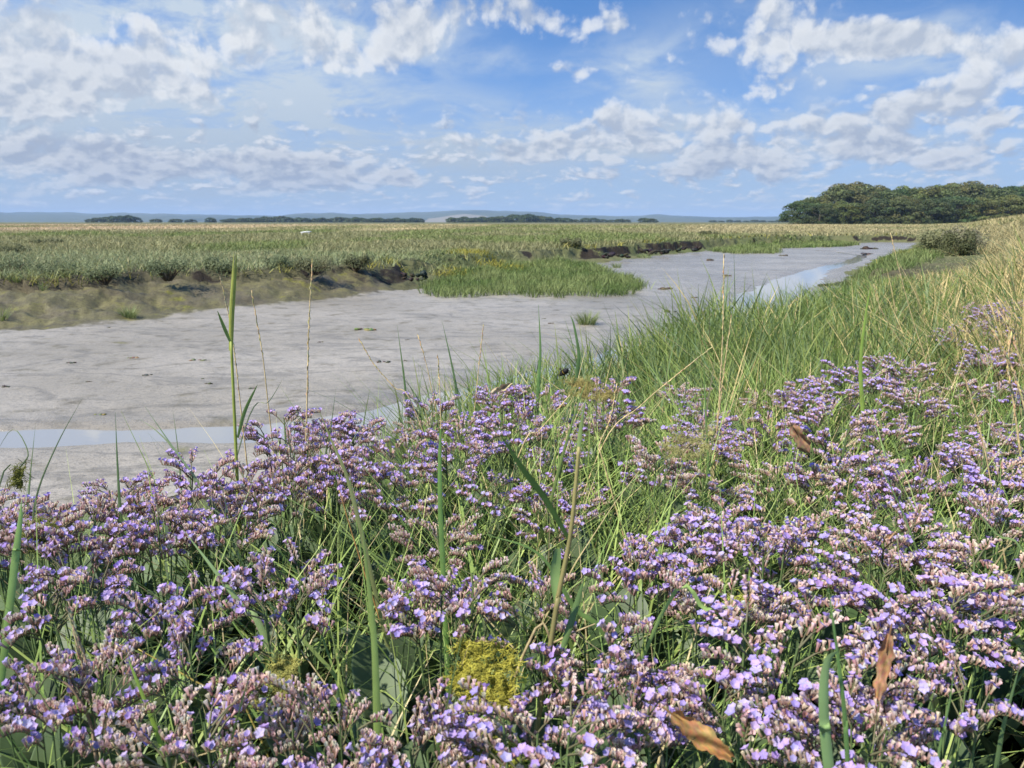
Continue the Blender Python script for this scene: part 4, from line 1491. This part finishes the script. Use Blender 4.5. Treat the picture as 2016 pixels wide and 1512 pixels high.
blade([(262, 1170), (240, 1040), (232, 930), (227, 812)], .85, 9, 'upright dark green blade in front of the stream', (.08, .12, .045))
blade([(60, 1110), (70, 985), (110, 880), (163, 782)], .8, 5, 'thin dark blade leaning right over the stream', (.10, .13, .055))
blade([(-10, 985), (40, 920), (55, 890), (25, 845), (-15, 905)], .8, 3.5, 'thin blade nodding at the left edge of the mud', (.12, .15, .06), group='fine bent blades')
blade([(55, 990), (60, 930), (70, 835)], .85, 4, 'fine upright blade just left of the stream reflection', (.13, .17, .07))
blade([(470, 1095), (400, 965), (340, 880), (285, 800)], .9, 7, 'grey-green blade leaning left above the near mud', (.13, .17, .085))
blade([(400, 985), (345, 890), (310, 850), (275, 825)], .95, 4.5, 'thinner blade crossing the leaning grey-green blade', (.16, .19, .09))
blade([(360, 1000), (352, 900), (340, 805)], .95, 4, 'fine upright blade between the two leaning blades and the stalk', (.10, .14, .05))
blade([(872, 1115), (867, 1000), (866, 900), (868, 845)], .72, 11, 'straight bright green blade standing in the middle of the flowers', (.12, .20, .05), shape=lambda t: 1 - .75 * t ** 3)
blade([(735, 1150), (705, 1020), (680, 930), (650, 862), (625, 800)], .72, 10, 'long reddish green blade leaning left in the flowers', (.15, .16, .06))
blade([(745, 1530), (742, 1400), (736, 1250), (722, 1120), (712, 1030)], .46, 19, 'broad yellow-green blade standing in the front of the flowers', (.17, .24, .055), (.22, .28, .08))
blade([(530, 1275), (480, 1200), (420, 1120), (360, 1042)], .62, 15, 'pale wide blade slanting down behind the grey leaves', (.17, .23, .09))
blade([(340, 1530), (300, 1420), (265, 1330), (250, 1290)], .5, 12, 'bright green blade at the bottom beside the dried twig', (.15, .23, .04))
blade([(22, 1165), (32, 1080), (40, 1020), (42, 985)], .65, 17, 'broad green blade at the left edge of the flowers', (.16, .24, .07))
blade([(195, 1520), (290, 1420), (360, 1340), (440, 1265)], .5, 5, 'long thin green blade slanting across the lower left', (.12, .17, .05))
blade([(1637, 1540), (1626, 1440), (1624, 1350), (1632, 1300), (1650, 1282)], .39, 27, 'wide arching grass blade at the front beside its narrow twin', (.16, .25, .085), (.22, .31, .12), shape=lambda t: 1 - .8 * t ** 4)
blade([(1672, 1540), (1665, 1420), (1655, 1330), (1640, 1220), (1630, 1150)], .40, 14, 'narrow dark green blade rising beside the wide arching one', (.09, .16, .045))
blade([(1840, 1530), (1858, 1440), (1872, 1370), (1884, 1270)], .42, 9, 'single upright blade right of the hanging brown leaf', (.13, .2, .06))
blade([(1960, 1530), (1975, 1440), (1995, 1360), (2010, 1300)], .5, 16, 'wide dull green blade at the lower right corner', (.10, .15, .055))
blade([(1220, 1310), (1130, 1195), (1060, 1090), (950, 1050)], .62, 12, 'dark slanting blade crossing behind the jointed stem', (.08, .13, .035))
blade([(1390, 1000), (1394, 900), (1388, 780), (1385, 660)], 1.15, 7, 'slender green blade rising past the long pale straw', (.12, .18, .05))
blade([(1085, 985), (1110, 890), (1140, 790), (1158, 740)], 1.0, 8, 'yellow-green blade leaning right in front of the bumblebee flowers', (.16, .20, .055))
blade([(1700, 820), (1695, 720), (1705, 620), (1715, 560)], 1.5, 11, 'bright yellow-green blade rising behind the far flowers', (.20, .27, .05))
blade([(1830, 1180), (1790, 1040), (1740, 930), (1700, 850)], .8, 5, 'fine dark blade slanting left in the right hand flowers', (.11, .16, .05))
blade([(2030, 1130), (1960, 1050), (1900, 980), (1840, 940)], .75, 5, 'long fine blade slanting in from the right edge', (.13, .18, .06))
blade([(1300, 1215), (1390, 1200), (1450, 1195), (1510, 1186)], .58, 11, 'pale blade lying almost level behind the large lilac head', (.17, .24, .07))
blade([(480, 850), (530, 790), (560, 740)], 1.1, 3, 'wispy fine blade right of the tall green stalk', (.16, .18, .09), group='fine bent blades')
blade([(640, 900), (650, 850), (662, 760)], 1.15, 4, 'fine dark blade under the tallest straw', (.09, .12, .05))
blade([(805, 830), (795, 740), (782, 640)], 1.5, 6, 'dark tapering blade leaning left over the mud', (.085, .13, .045))
blade([(905, 800), (890, 720), (870, 630)], 1.55, 6, 'second dark tapering blade right of the first over the mud', (.085, .13, .05))
blade([(1060, 760), (1064, 690), (1060, 600)], 1.7, 8, 'stout green blade left of the bumblebee', (.11, .18, .055))
blade([(1135, 745), (1140, 700), (1130, 640), (1122, 620)], 1.6, 8, 'curved dark blade right of the bumblebee', (.075, .125, .04))


# ------------------------------------------------------------------ bumblebee
def bumblebee():
    p = at_depth(1110, 733, 1.38)
    root = empty('bumblebee', p, (R(-30), R(6), R(28)), 1.0)
    tag(root, 'black bumblebee with yellow bands feeding on top of the lilac flowers', 'bumblebee')
    BL, YE, WH = (.012, .011, .011), (.38, .24, .03), (.55, .52, .46)
    def band(q):
        y = q.y
        if y < -.0115: return WH
        if -.0012 < y < .0012: return YE
        return BL
    mb = MB()
    mb.ellipsoid((0, -.0045, 0), (.0058, .0085, .0054), band, None, 18, 18, .03, 1)
    mb.ellipsoid((0, .0055, .0008), (.0050, .0052, .0048), lambda q: YE if q.y > .0022 else BL, None, 16, 12, .04, 2)
    mb.ellipsoid((0, .0112, -.0006), (.0030, .0026, .0028), BL, None, 12, 8, .02, 3)
    rr = random.Random(8)                       # short fur
    for k in range(420):
        c, rad = rr.choice((((0, -.0045, 0), (.0058, .0085, .0054)), ((0, .0055, .0008), (.0050, .0052, .0048))))
        d = Vector((rr.gauss(0, 1), rr.gauss(0, 1), rr.gauss(0, 1))).normalized()
        q = Vector((d.x * rad[0], d.y * rad[1], d.z * rad[2]))
        cl = (band(q) if c[1] < 0 else (YE if q.y > .0022 else BL))
        o = Vector(c) + q
        s = d.orthogonal().normalized() * .0002
        a, b, t = mb.vert(o - s, cl), mb.vert(o + s, cl), mb.vert(o + d * .0013 + Vector((0, -.0006, 0)), cl)
        mb.f.append((a, b, t))
    link('body', mb.mesh('body'), M_SOLID, root)
    for s in (-1, 1):
        w = MB()
        pts = [Vector((s * .002, .004, .0048)), Vector((s * .0065, .0005, .0062)), Vector((s * .0098, -.0055, .006)), Vector((s * .0105, -.0095, .0052))]
        w.ribbon(pts, [.0012, .0042, .0046, .0012], (.22, .20, .17), (s * .6, .75, .1), .05)
        link('wing', w.mesh('wing'), M_LEAF, root)
        for k, yy in enumerate((.0075, .0035, -.0005)):
            l = MB()
            l.tube([(s * .003, yy, -.0028), (s * .0072, yy + (.002 - .0025 * k), -.0018), (s * .0088, yy + (.003 - .004 * k), -.0062), (s * .0098, yy + (.004 - .0045 * k), -.0085)], [.0008, .0007, .0006, .0003], BL, 5)
            link('leg', l.mesh('leg'), M_SOLID, root)
        an = MB()
        an.tube([(s * .001, .0132, .0008), (s * .0024, .0155, .0022), (s * .0032, .018, .0014)], [.00025, .00025, .0002], BL, 4)
        link('antenna', an.mesh('antenna'), M_SOLID, root)


bumblebee()


# ------------------------------------------------------------------ dead leaves, seaweed and scraps
def dead_leaf(mid, tip, wpx, depth, label, col, seed, tilt=.2, curl=.8):
    """a dry curled tree leaf from base pixel to tip pixel"""
    rr = random.Random(seed)
    a, b = at_depth(*mid, depth), at_depth(*tip, depth - tilt * .05)
    L = (b - a).length
    ax = (b - a).normalized()
    view = (Vector((0, 0, CAM_Z)) - a).normalized()
    side = ax.cross(view).normalized()
    nn = side.cross(ax)
    W = wpx / FPX * depth
    mb = MB()
    nu, nv = 18, 9
    grid = []
    for i in range(nu + 1):
        t = i / nu
        lob = .82 + .26 * math.sin(t * 17 + seed) * math.sin(t * 7 + 2 * seed) + rr.uniform(-.12, .12)
        w = W * .5 * (math.sin(math.pi * min(1, .08 + .90 * t)) ** .42) * lob
        row = []
        for j in range(nv):
            k = -1 + 2 * j / (nv - 1)
            ang = k * curl
            off = side * (w * math.sin(ang) / max(curl, .01)) + nn * (w * (1 - math.cos(ang)) * (1.2 if j < nv / 2 else .6))
            wav = nn * (.20 * W * math.sin(7 * t + k * 3 + seed)) + nn * (.28 * L * (t - .5) ** 2 * (1 if seed % 2 else -1)) + nn * rr.uniform(-.02, .02) * W
            vein = abs(k) < .06
            cc = [q * rr.uniform(.75, 1.2) * (.72 if vein else 1) for q in col]
            row.append(mb.vert(ax * (L * t) + off + wav, cc))
        grid.append(row)
    for i in range(nu):
        for j in range(nv - 1):
            mb.f.append((grid[i][j], grid[i][j + 1], grid[i + 1][j + 1], grid[i + 1][j]))
    root = empty('dead_leaf', a)
    tag(root, label, 'dead leaf', 'dry brown leaves caught in the flowers')
    link('leaf_blade', mb.mesh('leaf_blade'), M_DRY, root)
    s = MB()
    s.tube([-ax * L * .16, -ax * L * .07 + nn * .002, Vector((0, 0, 0)), ax * L * .3 + nn * .0006], [.0007, .0007, .0008, .0004], [q * .6 for q in col], 5)
    link('leaf_stalk', s.mesh('leaf_stalk'), M_DRY, root)


dead_leaf((1752, 1248), (1728, 1374), 40, .47, 'hanging upright orange-brown leaf caught in the right hand flowers', (.34, .19, .10), 3, curl=1.0)
dead_leaf((1322, 1405), (1438, 1492), 62, .43, 'largest curled orange-brown leaf lying low beside the grey leaves', (.37, .20, .08), 5, curl=.9)
dead_leaf((1560, 838), (1592, 892), 34, .98, 'grey-brown folded leaf hanging in the middle of the flowers', (.25, .15, .085), 8, curl=.9)
dead_leaf((968, 772), (1010, 755), 17, 1.38, 'pale beige leaf resting on flowers left of the bumblebee', (.45, .36, .22), 7, curl=1.1)
dead_leaf((1745, 1058), (1768, 1048), 12, .66, 'tiny tan leaf scrap lying on the right hand flowers', (.42, .27, .14), 9, curl=.7)


def algae_mat(outline, depth_top, depth_bot, label, seed, col=(.21, .205, .035), nf=900, thick=.004):
    """a draped, matted sheet of dried weed with frayed threads: outline in photo points, nearer towards its foot"""
    rr = random.Random(seed)
    xs, ys = [p[0] for p in outline], [p[1] for p in outline]
    y0, y1 = min(ys), max(ys)
    def W(px, py):
        t = (py - y0) / max(1, y1 - y0)
        d = depth_top + (depth_bot - depth_top) * t
        return at_depth(px, py, d)
    org = W(sum(xs) / len(xs), sum(ys) / len(ys))
    st = 3.2
    gx, gy = np.meshgrid(np.arange(min(xs), max(xs) + st, st), np.arange(y0, y1 + st, st))
    wob = 22
    ox = (fbm(gx * .05, gy * .05, 3, seed) - .5) * wob
    oy = (fbm(gx * .05, gy * .05, 3, seed + 5) - .5) * wob
    ins = inside(gx + ox, gy + oy, outline)
    hole = fbm(gx * .06, gy * .09, 3, seed + 9)
    ok = ins & (hole > .43)
    bump = (fbm(gx * .07, gy * .07, 4, seed + 20) - .5)
    mb = MB()
    idx = {}
    H, Wd = gx.shape
    tone = fbm(gx * .11, gy * .11, 4, seed + 30)
    for i in range(H):
        for j in range(Wd):
            if ok[i, j]:
                p = W(gx[i, j], gy[i, j]) - org
                p += Vector((0, -.5, .6)) * (bump[i, j] * .022) + Vector((rr.uniform(-1, 1), rr.uniform(-1, 1), rr.uniform(-1, 1))) * .0011
                k = .55 + .9 * tone[i, j] + rr.uniform(-.12, .12)
                idx[i, j] = mb.vert(p, [c * k for c in col])
    for i in range(H - 1):
        for j in range(Wd - 1):
            if all((a, b) in idx for a, b in ((i, j), (i, j + 1), (i + 1, j + 1), (i + 1, j))):
                mb.f.append((idx[i, j], idx[i, j + 1], idx[i + 1, j + 1], idx[i + 1, j]))
    keys = list(idx.keys())
    root = empty('algae_mat', org)
    tag(root, label, 'algae mat', 'dried algae draped on the plants')
    link('matted_sheet', mb.mesh('matted_sheet'), M_ALGA, root)
    th = MB()
    for k in range(nf):
        i, j = rr.choice(keys)
        qx, qy, qa = gx[i, j], gy[i, j], rr.uniform(0, 6.28)
        n = 6
        pts = []
        for q in range(n):
            ii, jj = min(max(int((qy - y0) / st), 0), H - 1), min(max(int((qx - min(xs)) / st), 0), Wd - 1)
            pts.append(W(qx, qy) - org + Vector((0, -.5, .6)) * (bump[ii, jj] * .022) + Vector((0, -.0012, .001)) + Vector((0, -.5, .6)) * rr.uniform(0, .0016))
            qa += rr.gauss(0, .7)
            ln = rr.uniform(3, 8) * (.5 / max(depth_top, .3)) ** .5
            qx += math.cos(qa) * ln
            qy += math.sin(qa) * ln * .8
        kk = rr.uniform(.7, 1.6)
        th.tube(pts, [.0003] * n, [c * kk for c in col], 3, False)
    link('loose_threads', th.mesh('loose_threads'), M_ALGA, root)


algae_mat([(935, 1268), (985, 1265), (1010, 1290), (1018, 1330), (1005, 1375), (978, 1408), (930, 1400), (885, 1385), (878, 1340), (905, 1300), (905, 1250)], .53, .50, 'ragged yellow-green algae mat draped in the middle front', 3, (.25, .23, .04))
algae_mat([(925, 1420), (975, 1435), (1010, 1470), (1030, 1530), (930, 1540), (910, 1480)], .47, .44, 'darker algae mat at the bottom below the larger ragged one', 4, (.19, .20, .035), 700)
algae_mat([(545, 1285), (578, 1300), (588, 1340), (560, 1375), (505, 1395), (495, 1375), (530, 1345)], .55, .53, 'small dry olive algae mat behind the faded front flowers', 6, (.22, .21, .06), 420)
algae_mat([(60, 905), (48, 935), (40, 958), (5, 965), (-20, 968), (-20, 958), (25, 950), (36, 920)], .80, .80, 'strip of algae hanging on a blade at the left edge', 7, (.10, .105, .025), 120)
algae_mat([(60, 1020), (110, 1030), (115, 1075), (80, 1100), (30, 1060)], .78, .72, 'small olive algae tangle in the left hand flowers', 9, (.10, .11, .03), 200)
algae_mat([(1330, 855), (1400, 850), (1415, 875), (1370, 895), (1325, 905), (1300, 880)], 1.05, 1.0, 'thin pale algae tangle among flowers below the long straw', 10, (.19, .18, .07), 300)
algae_mat([(1110, 742), (1160, 748), (1200, 760), (1205, 785), (1160, 790), (1115, 775)], 1.36, 1.33, 'brownish dried weed tangle on the flowers beside the bumblebee', 12, (.20, .17, .06), 420)
algae_mat([(1440, 1180), (1470, 1176), (1476, 1196), (1450, 1205)], .62, .61, 'tiny green algae shred behind the large lilac head', 13, (.24, .25, .05), 120)


def clod(px, py, wpx, label, seed, flat=.35, col=(.075, .062, .042), name='mud_clod', cat='mud clod', group='dark clods lying on the mud', long=1.0):
    p = at_plane(px, py, MUD_Z)
    z = ground_z(p.x, p.y)
    r = wpx / FPX * p.y * .5
    mb = MB()
    rr = random.Random(seed)
    n = rr.randint(8, 13)
    for k in range(n):
        f = rr.uniform(-1, 1)
        q = r * rr.uniform(.14, .34) * (1 - .4 * abs(f))
        mb.ellipsoid((f * r * .8, rr.uniform(-.5, .5) * r / long + .2 * r * math.sin(f * 3 + seed), q * flat * .8 + rr.uniform(-.3, .2) * q), (q * rr.uniform(.8, 1.5), q * rr.uniform(.7, 1.3), q * (flat + .35) * rr.uniform(.7, 1.3)),
                     [c * rr.uniform(.6, 1.4) for c in col], Matrix.Rotation(rr.uniform(-1, 1), 3, 'Z'), 10, 7, .22, seed + k)
    o = link(name, mb.mesh(name), M_SOLID, None, (p.x, p.y, z))
    tag(o, label, cat, group)


for k, a in enumerate([
    (8, 760, 26, 'brown clod at the left edge of the mud'), (290, 738, 20, 'dark clod in the open mud midway to the green stalk'), (140, 716, 18, 'flat dark crumb left of the midway clod'), (175, 752, 14, 'small crumb just below the flat dark crumb'),
    (399, 742, 10, 'small dark pebble-like clod left of the tall stalk'), (631, 673, 12, 'small round black clod right of the tallest straw'), (802, 667, 10, 'black crumb on the mud under the cordgrass bed'),
    (755, 713, 30, 'long dark wet clod on the mud above the leaning straw'), (800, 710, 14, 'short dark clod right of the long wet clod'), (1319, 613, 30, 'largest black clod on the mud left of the stream bend'),
    (1085, 636, 14, 'small dark clod left of the lone grass tuft'), (1070, 626, 10, 'smallest dark crumb beyond the lone tuft'), (1311, 569, 34, 'long low dark ridge right of the cordgrass bed'), (1367, 585, 18, 'flat dark clod beside the low dark ridge'),
    (497, 762, 18, 'flat greenish clod near the foot of the leaning straws'), (412, 752, 20, 'flat olive clod just left of the tall stalk'), (213, 626, 9, 'tiny crumb at the foot of the far bank'), (215, 645, 9, 'second tiny crumb at the bank foot'),
    (1430, 543, 24, 'dark low clod in the wet mud before the bend'), (1395, 512, 24, 'far dark clod beside the second cordgrass bed'), (1540, 503, 26, 'dark clod out on the far mud'), (1705, 500, 36, 'dark wet ledge at the foot of the right bank'),
]):
    clod(*a, seed=k * 7 + 3, long=1.7 if a[2] > 22 else 1.2, flat=.3)
for k, (px, py, w, lab) in enumerate([(195, 812, 30, 'yellow-brown flat weed scrap on the near mud above the stream'), (262, 703, 26, 'thin greenish weed strand on the mud in the left half'), (390, 708, 36, 'longest thin dark strand lying on the mud left of the stalk'),
                                      (720, 650, 50, 'long tan weed strand on the mud below the cordgrass bed')]):
    clod(px, py, w, lab, 50 + k, .10, (.16, .13, .06), 'weed_scrap', 'weed', 'weed scraps stranded on the mud', 2.0)
for k, (px, py, w, lab) in enumerate([(1640, 562, 60, 'uppermost black peat ledge on the right hand mud'), (1655, 575, 60, 'middle black peat ledge below the green bank'), (1650, 590, 64, 'lowest black peat ledge above the bank grass'),
                                      (1150 + 560, 490, 44, 'far dark peat ledge running into the mud at the bend')]):
    clod(px, py, w, lab, 80 + k, .22, (.035, .028, .02), 'peat_ledge', 'peat ledge', 'dark peat ledges at the foot of the right bank', 1.6)
for k, (px, py, w, lab) in enumerate([(800, 540, 76, 'widest black peat block as undercut shade left of the cordgrass bed'), (745, 533, 40, 'small black peat block as undercut shade left of the widest block'), (320, 552, 56, 'black peat lump as undercut shade under the sage turf above the olive slope'),
                                      (35, 555, 60, 'dark peat block at the left end of the far bank'), (205, 574, 50, 'brown slumped peat block on the olive slope'), (1210, 500, 60, 'black peat face as undercut shade at the left start of the bend bank'), (1290, 493, 60, 'black peat face as undercut shade in the middle of the bend bank'),
                                      (1360, 487, 50, 'black peat face as undercut shade at the right of the bend bank')]):
    p = at_plane(px, py, -.16)  # dark lumps set at the bank's undercuts, standing in for their shade
    r = w / FPX * p.y * .5
    mb = MB()
    rr = random.Random(k + 200)
    for q in range(16):
        u = r * rr.uniform(.06, .15)
        mb.ellipsoid((rr.uniform(-.9, .9) * r, rr.uniform(-.15, .2) * r, rr.uniform(-.07, .03)), (u * rr.uniform(.9, 2.6), u, min(u, .045) * rr.uniform(.7, 1.3)), [c * rr.uniform(.6, 1.5) for c in (.028, .025, .018)], Matrix.Rotation(rr.uniform(-.5, .5), 3, 'Y'), 11, 8, .28, k * 19 + q)
    tag(link('peat_undercut_block', mb.mesh('peat_undercut_block'), M_SOLID, None, (p.x, p.y, p.z - .02)), lab, 'peat block', 'peat blocks breaking from the far bank')


def tuft(px, py, hpx, wpx, label, n=160, zpl=MUD_Z, seed=1, c0=(.10, .14, .04), c1=(.18, .20, .08), name='grass_tuft', cat='grass tuft', group='grass tufts growing on the mud'):
    p = at_plane(px, py, zpl)
    z = ground_z(p.x, p.y)
    rg = np.random.default_rng(seed)
    h = hpx / FPX * p.y
    w = wpx / FPX * p.y * .5
    a = rg.uniform(0, 6.28, n)
    r = np.sqrt(rg.uniform(0, 1, n)) * w
    P = np.stack([np.cos(a) * r, np.sin(a) * r, np.full(n, -.01)], 1)
    c = lerp3(c0, c1, rg.uniform(0, 1, n))
    o = blade_field(name, P, h * rg.uniform(.5, 1.05, n), np.full(n, max(.004, .0007 * p.y)), c, c * 1.2, .25, 4, M_GRASS, seed, .45)
    o.location = (p.x, p.y, z)
    del o['kind']
    tag(o, label, cat, group)


tuft(1155, 637, 34, 34, 'lone green grass tuft standing on the open mud', 220, seed=2)
tuft(255, 618, 30, 26, 'green grass tuft on the olive mud slope of the far bank', 150, seed=3, zpl=-.3)
tuft(2, 640, 36, 20, 'grass tuft at the left edge on the far mud', 90, seed=4)
tuft(35, 592, 24, 20, 'sparse upright tuft on the slope near the left edge', 60, seed=5, zpl=-.25)
tuft(88, 596, 26, 12, 'thinnest tuft on the slope beside the sparse one', 30, seed=6, zpl=-.25)
tuft(1215, 526, 14, 16, 'small tuft on the mud right of the cordgrass bed', 60, seed=7)
tuft(1270, 508, 12, 30, 'low tuft below the black peat bank', 80, seed=8)


# ------------------------------------------------------------------ shrubs on the right and along the bank tops
def shrub(px, py, hpx, wpx, label, zpl, seed, n=2600, cols=((.10, .115, .045), (.16, .16, .075)), size=.011, group='sea blite shrubs on the creek bank', name='sea_blite_shrub'):
    p = at_plane(px, py, zpl)
    rg = np.random.default_rng(seed)
    h, w = hpx / FPX * p.y, wpx / FPX * p.y * .5
    nl = 14
    la = rg.uniform(0, 6.28, nl)
    lr = np.sqrt(rg.uniform(0, 1, nl)) * w * .7
    lob = np.stack([np.cos(la) * lr, np.sin(la) * lr * .8, h * rg.uniform(.25, .7, nl)], 1)
    pk = rg.integers(0, nl, n)
    d = unit(rg.normal(0, 1, (n, 3)))
    rad = (np.minimum(w * .45, h * .42) * rg.uniform(.5, 1.2, nl))[pk][:, None]
    P = lob[pk] + d * rad * (1 - np.abs(rg.normal(0, .16, (n, 1))))
    P[:, 2] = np.maximum(P[:, 2], .01)
    c = lerp3(cols[0], cols[1], rg.uniform(0, 1, nl)[pk]) * rg.uniform(.7, 1.3, n)[:, None]
    V, F, C = leaf_quads(P, d + np.array([0, 0, .6]), np.full(n, size * p.y / 10), c, rg)
    root = empty(name, (p.x, p.y, p.z))
    tag(root, label, 'shrub', group)
    me = mesh_np('foliage', V, F, C, smooth=False)
    link('foliage', me, M_FARGRASS, root)
    mb = MB()
    for k in range(nl):
        mb.tube([(lob[k][0] * .15, lob[k][1] * .15, -.05), (lob[k][0] * .6, lob[k][1] * .6, lob[k][2] * .5), tuple(lob[k])], [.012, .008, .004], (.07, .055, .035), 5, False)
    link('branches', mb.mesh('branches'), M_BARK, root)


shrub(1880, 527, 86, 86, 'dark rounded shrub leaning over the mud on the right bank', -.22, 1, 4200, ((.05, .06, .024), (.12, .125, .055)))
shrub(1836, 514, 74, 84, 'paler shrub left of the dark rounded shrub', -.18, 2, 3800, ((.14, .15, .07), (.19, .19, .095)))
shrub(1905, 505, 66, 100, 'rear shrub behind the dark rounded shrub with dull flowers', -.05, 3, 3400, ((.15, .145, .085), (.19, .17, .11)))
SAGE = ((.10, .125, .058), (.17, .19, .095))
for k, (px, py, h, w, lab) in enumerate([
    (20, 545, 66, 120, 'grey-green shrub at the left end of the far bank'), (115, 548, 56, 110, 'second grey-green shrub along the far bank from the left'), (205, 552, 46, 90, 'low grey shrub overhanging the brown slumped block'),
    (330, 545, 52, 110, 'grey shrub above the black peat lump'), (430, 536, 44, 90, 'greyish shrub behind the tip of the tall stalk'), (540, 532, 44, 90, 'low grey-green shrub left of the tallest straw tip'), (620, 534, 40, 90, 'olive shrub right of the tallest straw tip'),
    (700, 527, 38, 80, 'olive shrub on the bank before the widest peat block'), (1120, 487, 24, 80, 'low olive shrub at the rear of the cordgrass bed'), (1395, 466, 16, 60, 'dark small shrub at the top of the bend bank'),
    (20, 505, 34, 110, 'dark green low shrub in the marsh behind the left bank'), (90, 487, 24, 90, 'small dark shrub in the marsh at the left')]):
    shrub(px, py, h * .72, w, lab, -.02, 20 + k, 2200, SAGE if k not in (6, 7, 8, 9, 10, 11) else ((.09, .10, .045), (.14, .14, .07)), .010, 'sea purslane shrubs on the far bank', 'sea_purslane_shrub')


# something pale and unidentified far out in the marsh, given a log's shape
def pale_object():
    p = at_depth(602, 455, 36)
    z = ground_z(p.x, p.y)
    mb = MB()
    mb.tube([(-.24, 0, .20), (-.06, .02, .225), (.1, 0, .23), (.26, .03, .245)], [.025, .035, .032, .02], (.62, .62, .60), 7)
    mb.tube([(-.2, 0, -.02), (-.17, 0, .21)], [.02, .015], (.5, .48, .45), 6)
    mb.tube([(.16, 0, -.02), (.13, 0, .22)], [.02, .015], (.5, .48, .45), 6)
    tag(link('pale_object', mb.mesh('pale_object'), M_SOLID, None, (p.x, p.y, z)), 'small pale white piece lying in the marsh grass far left', 'pale_object')


pale_object()
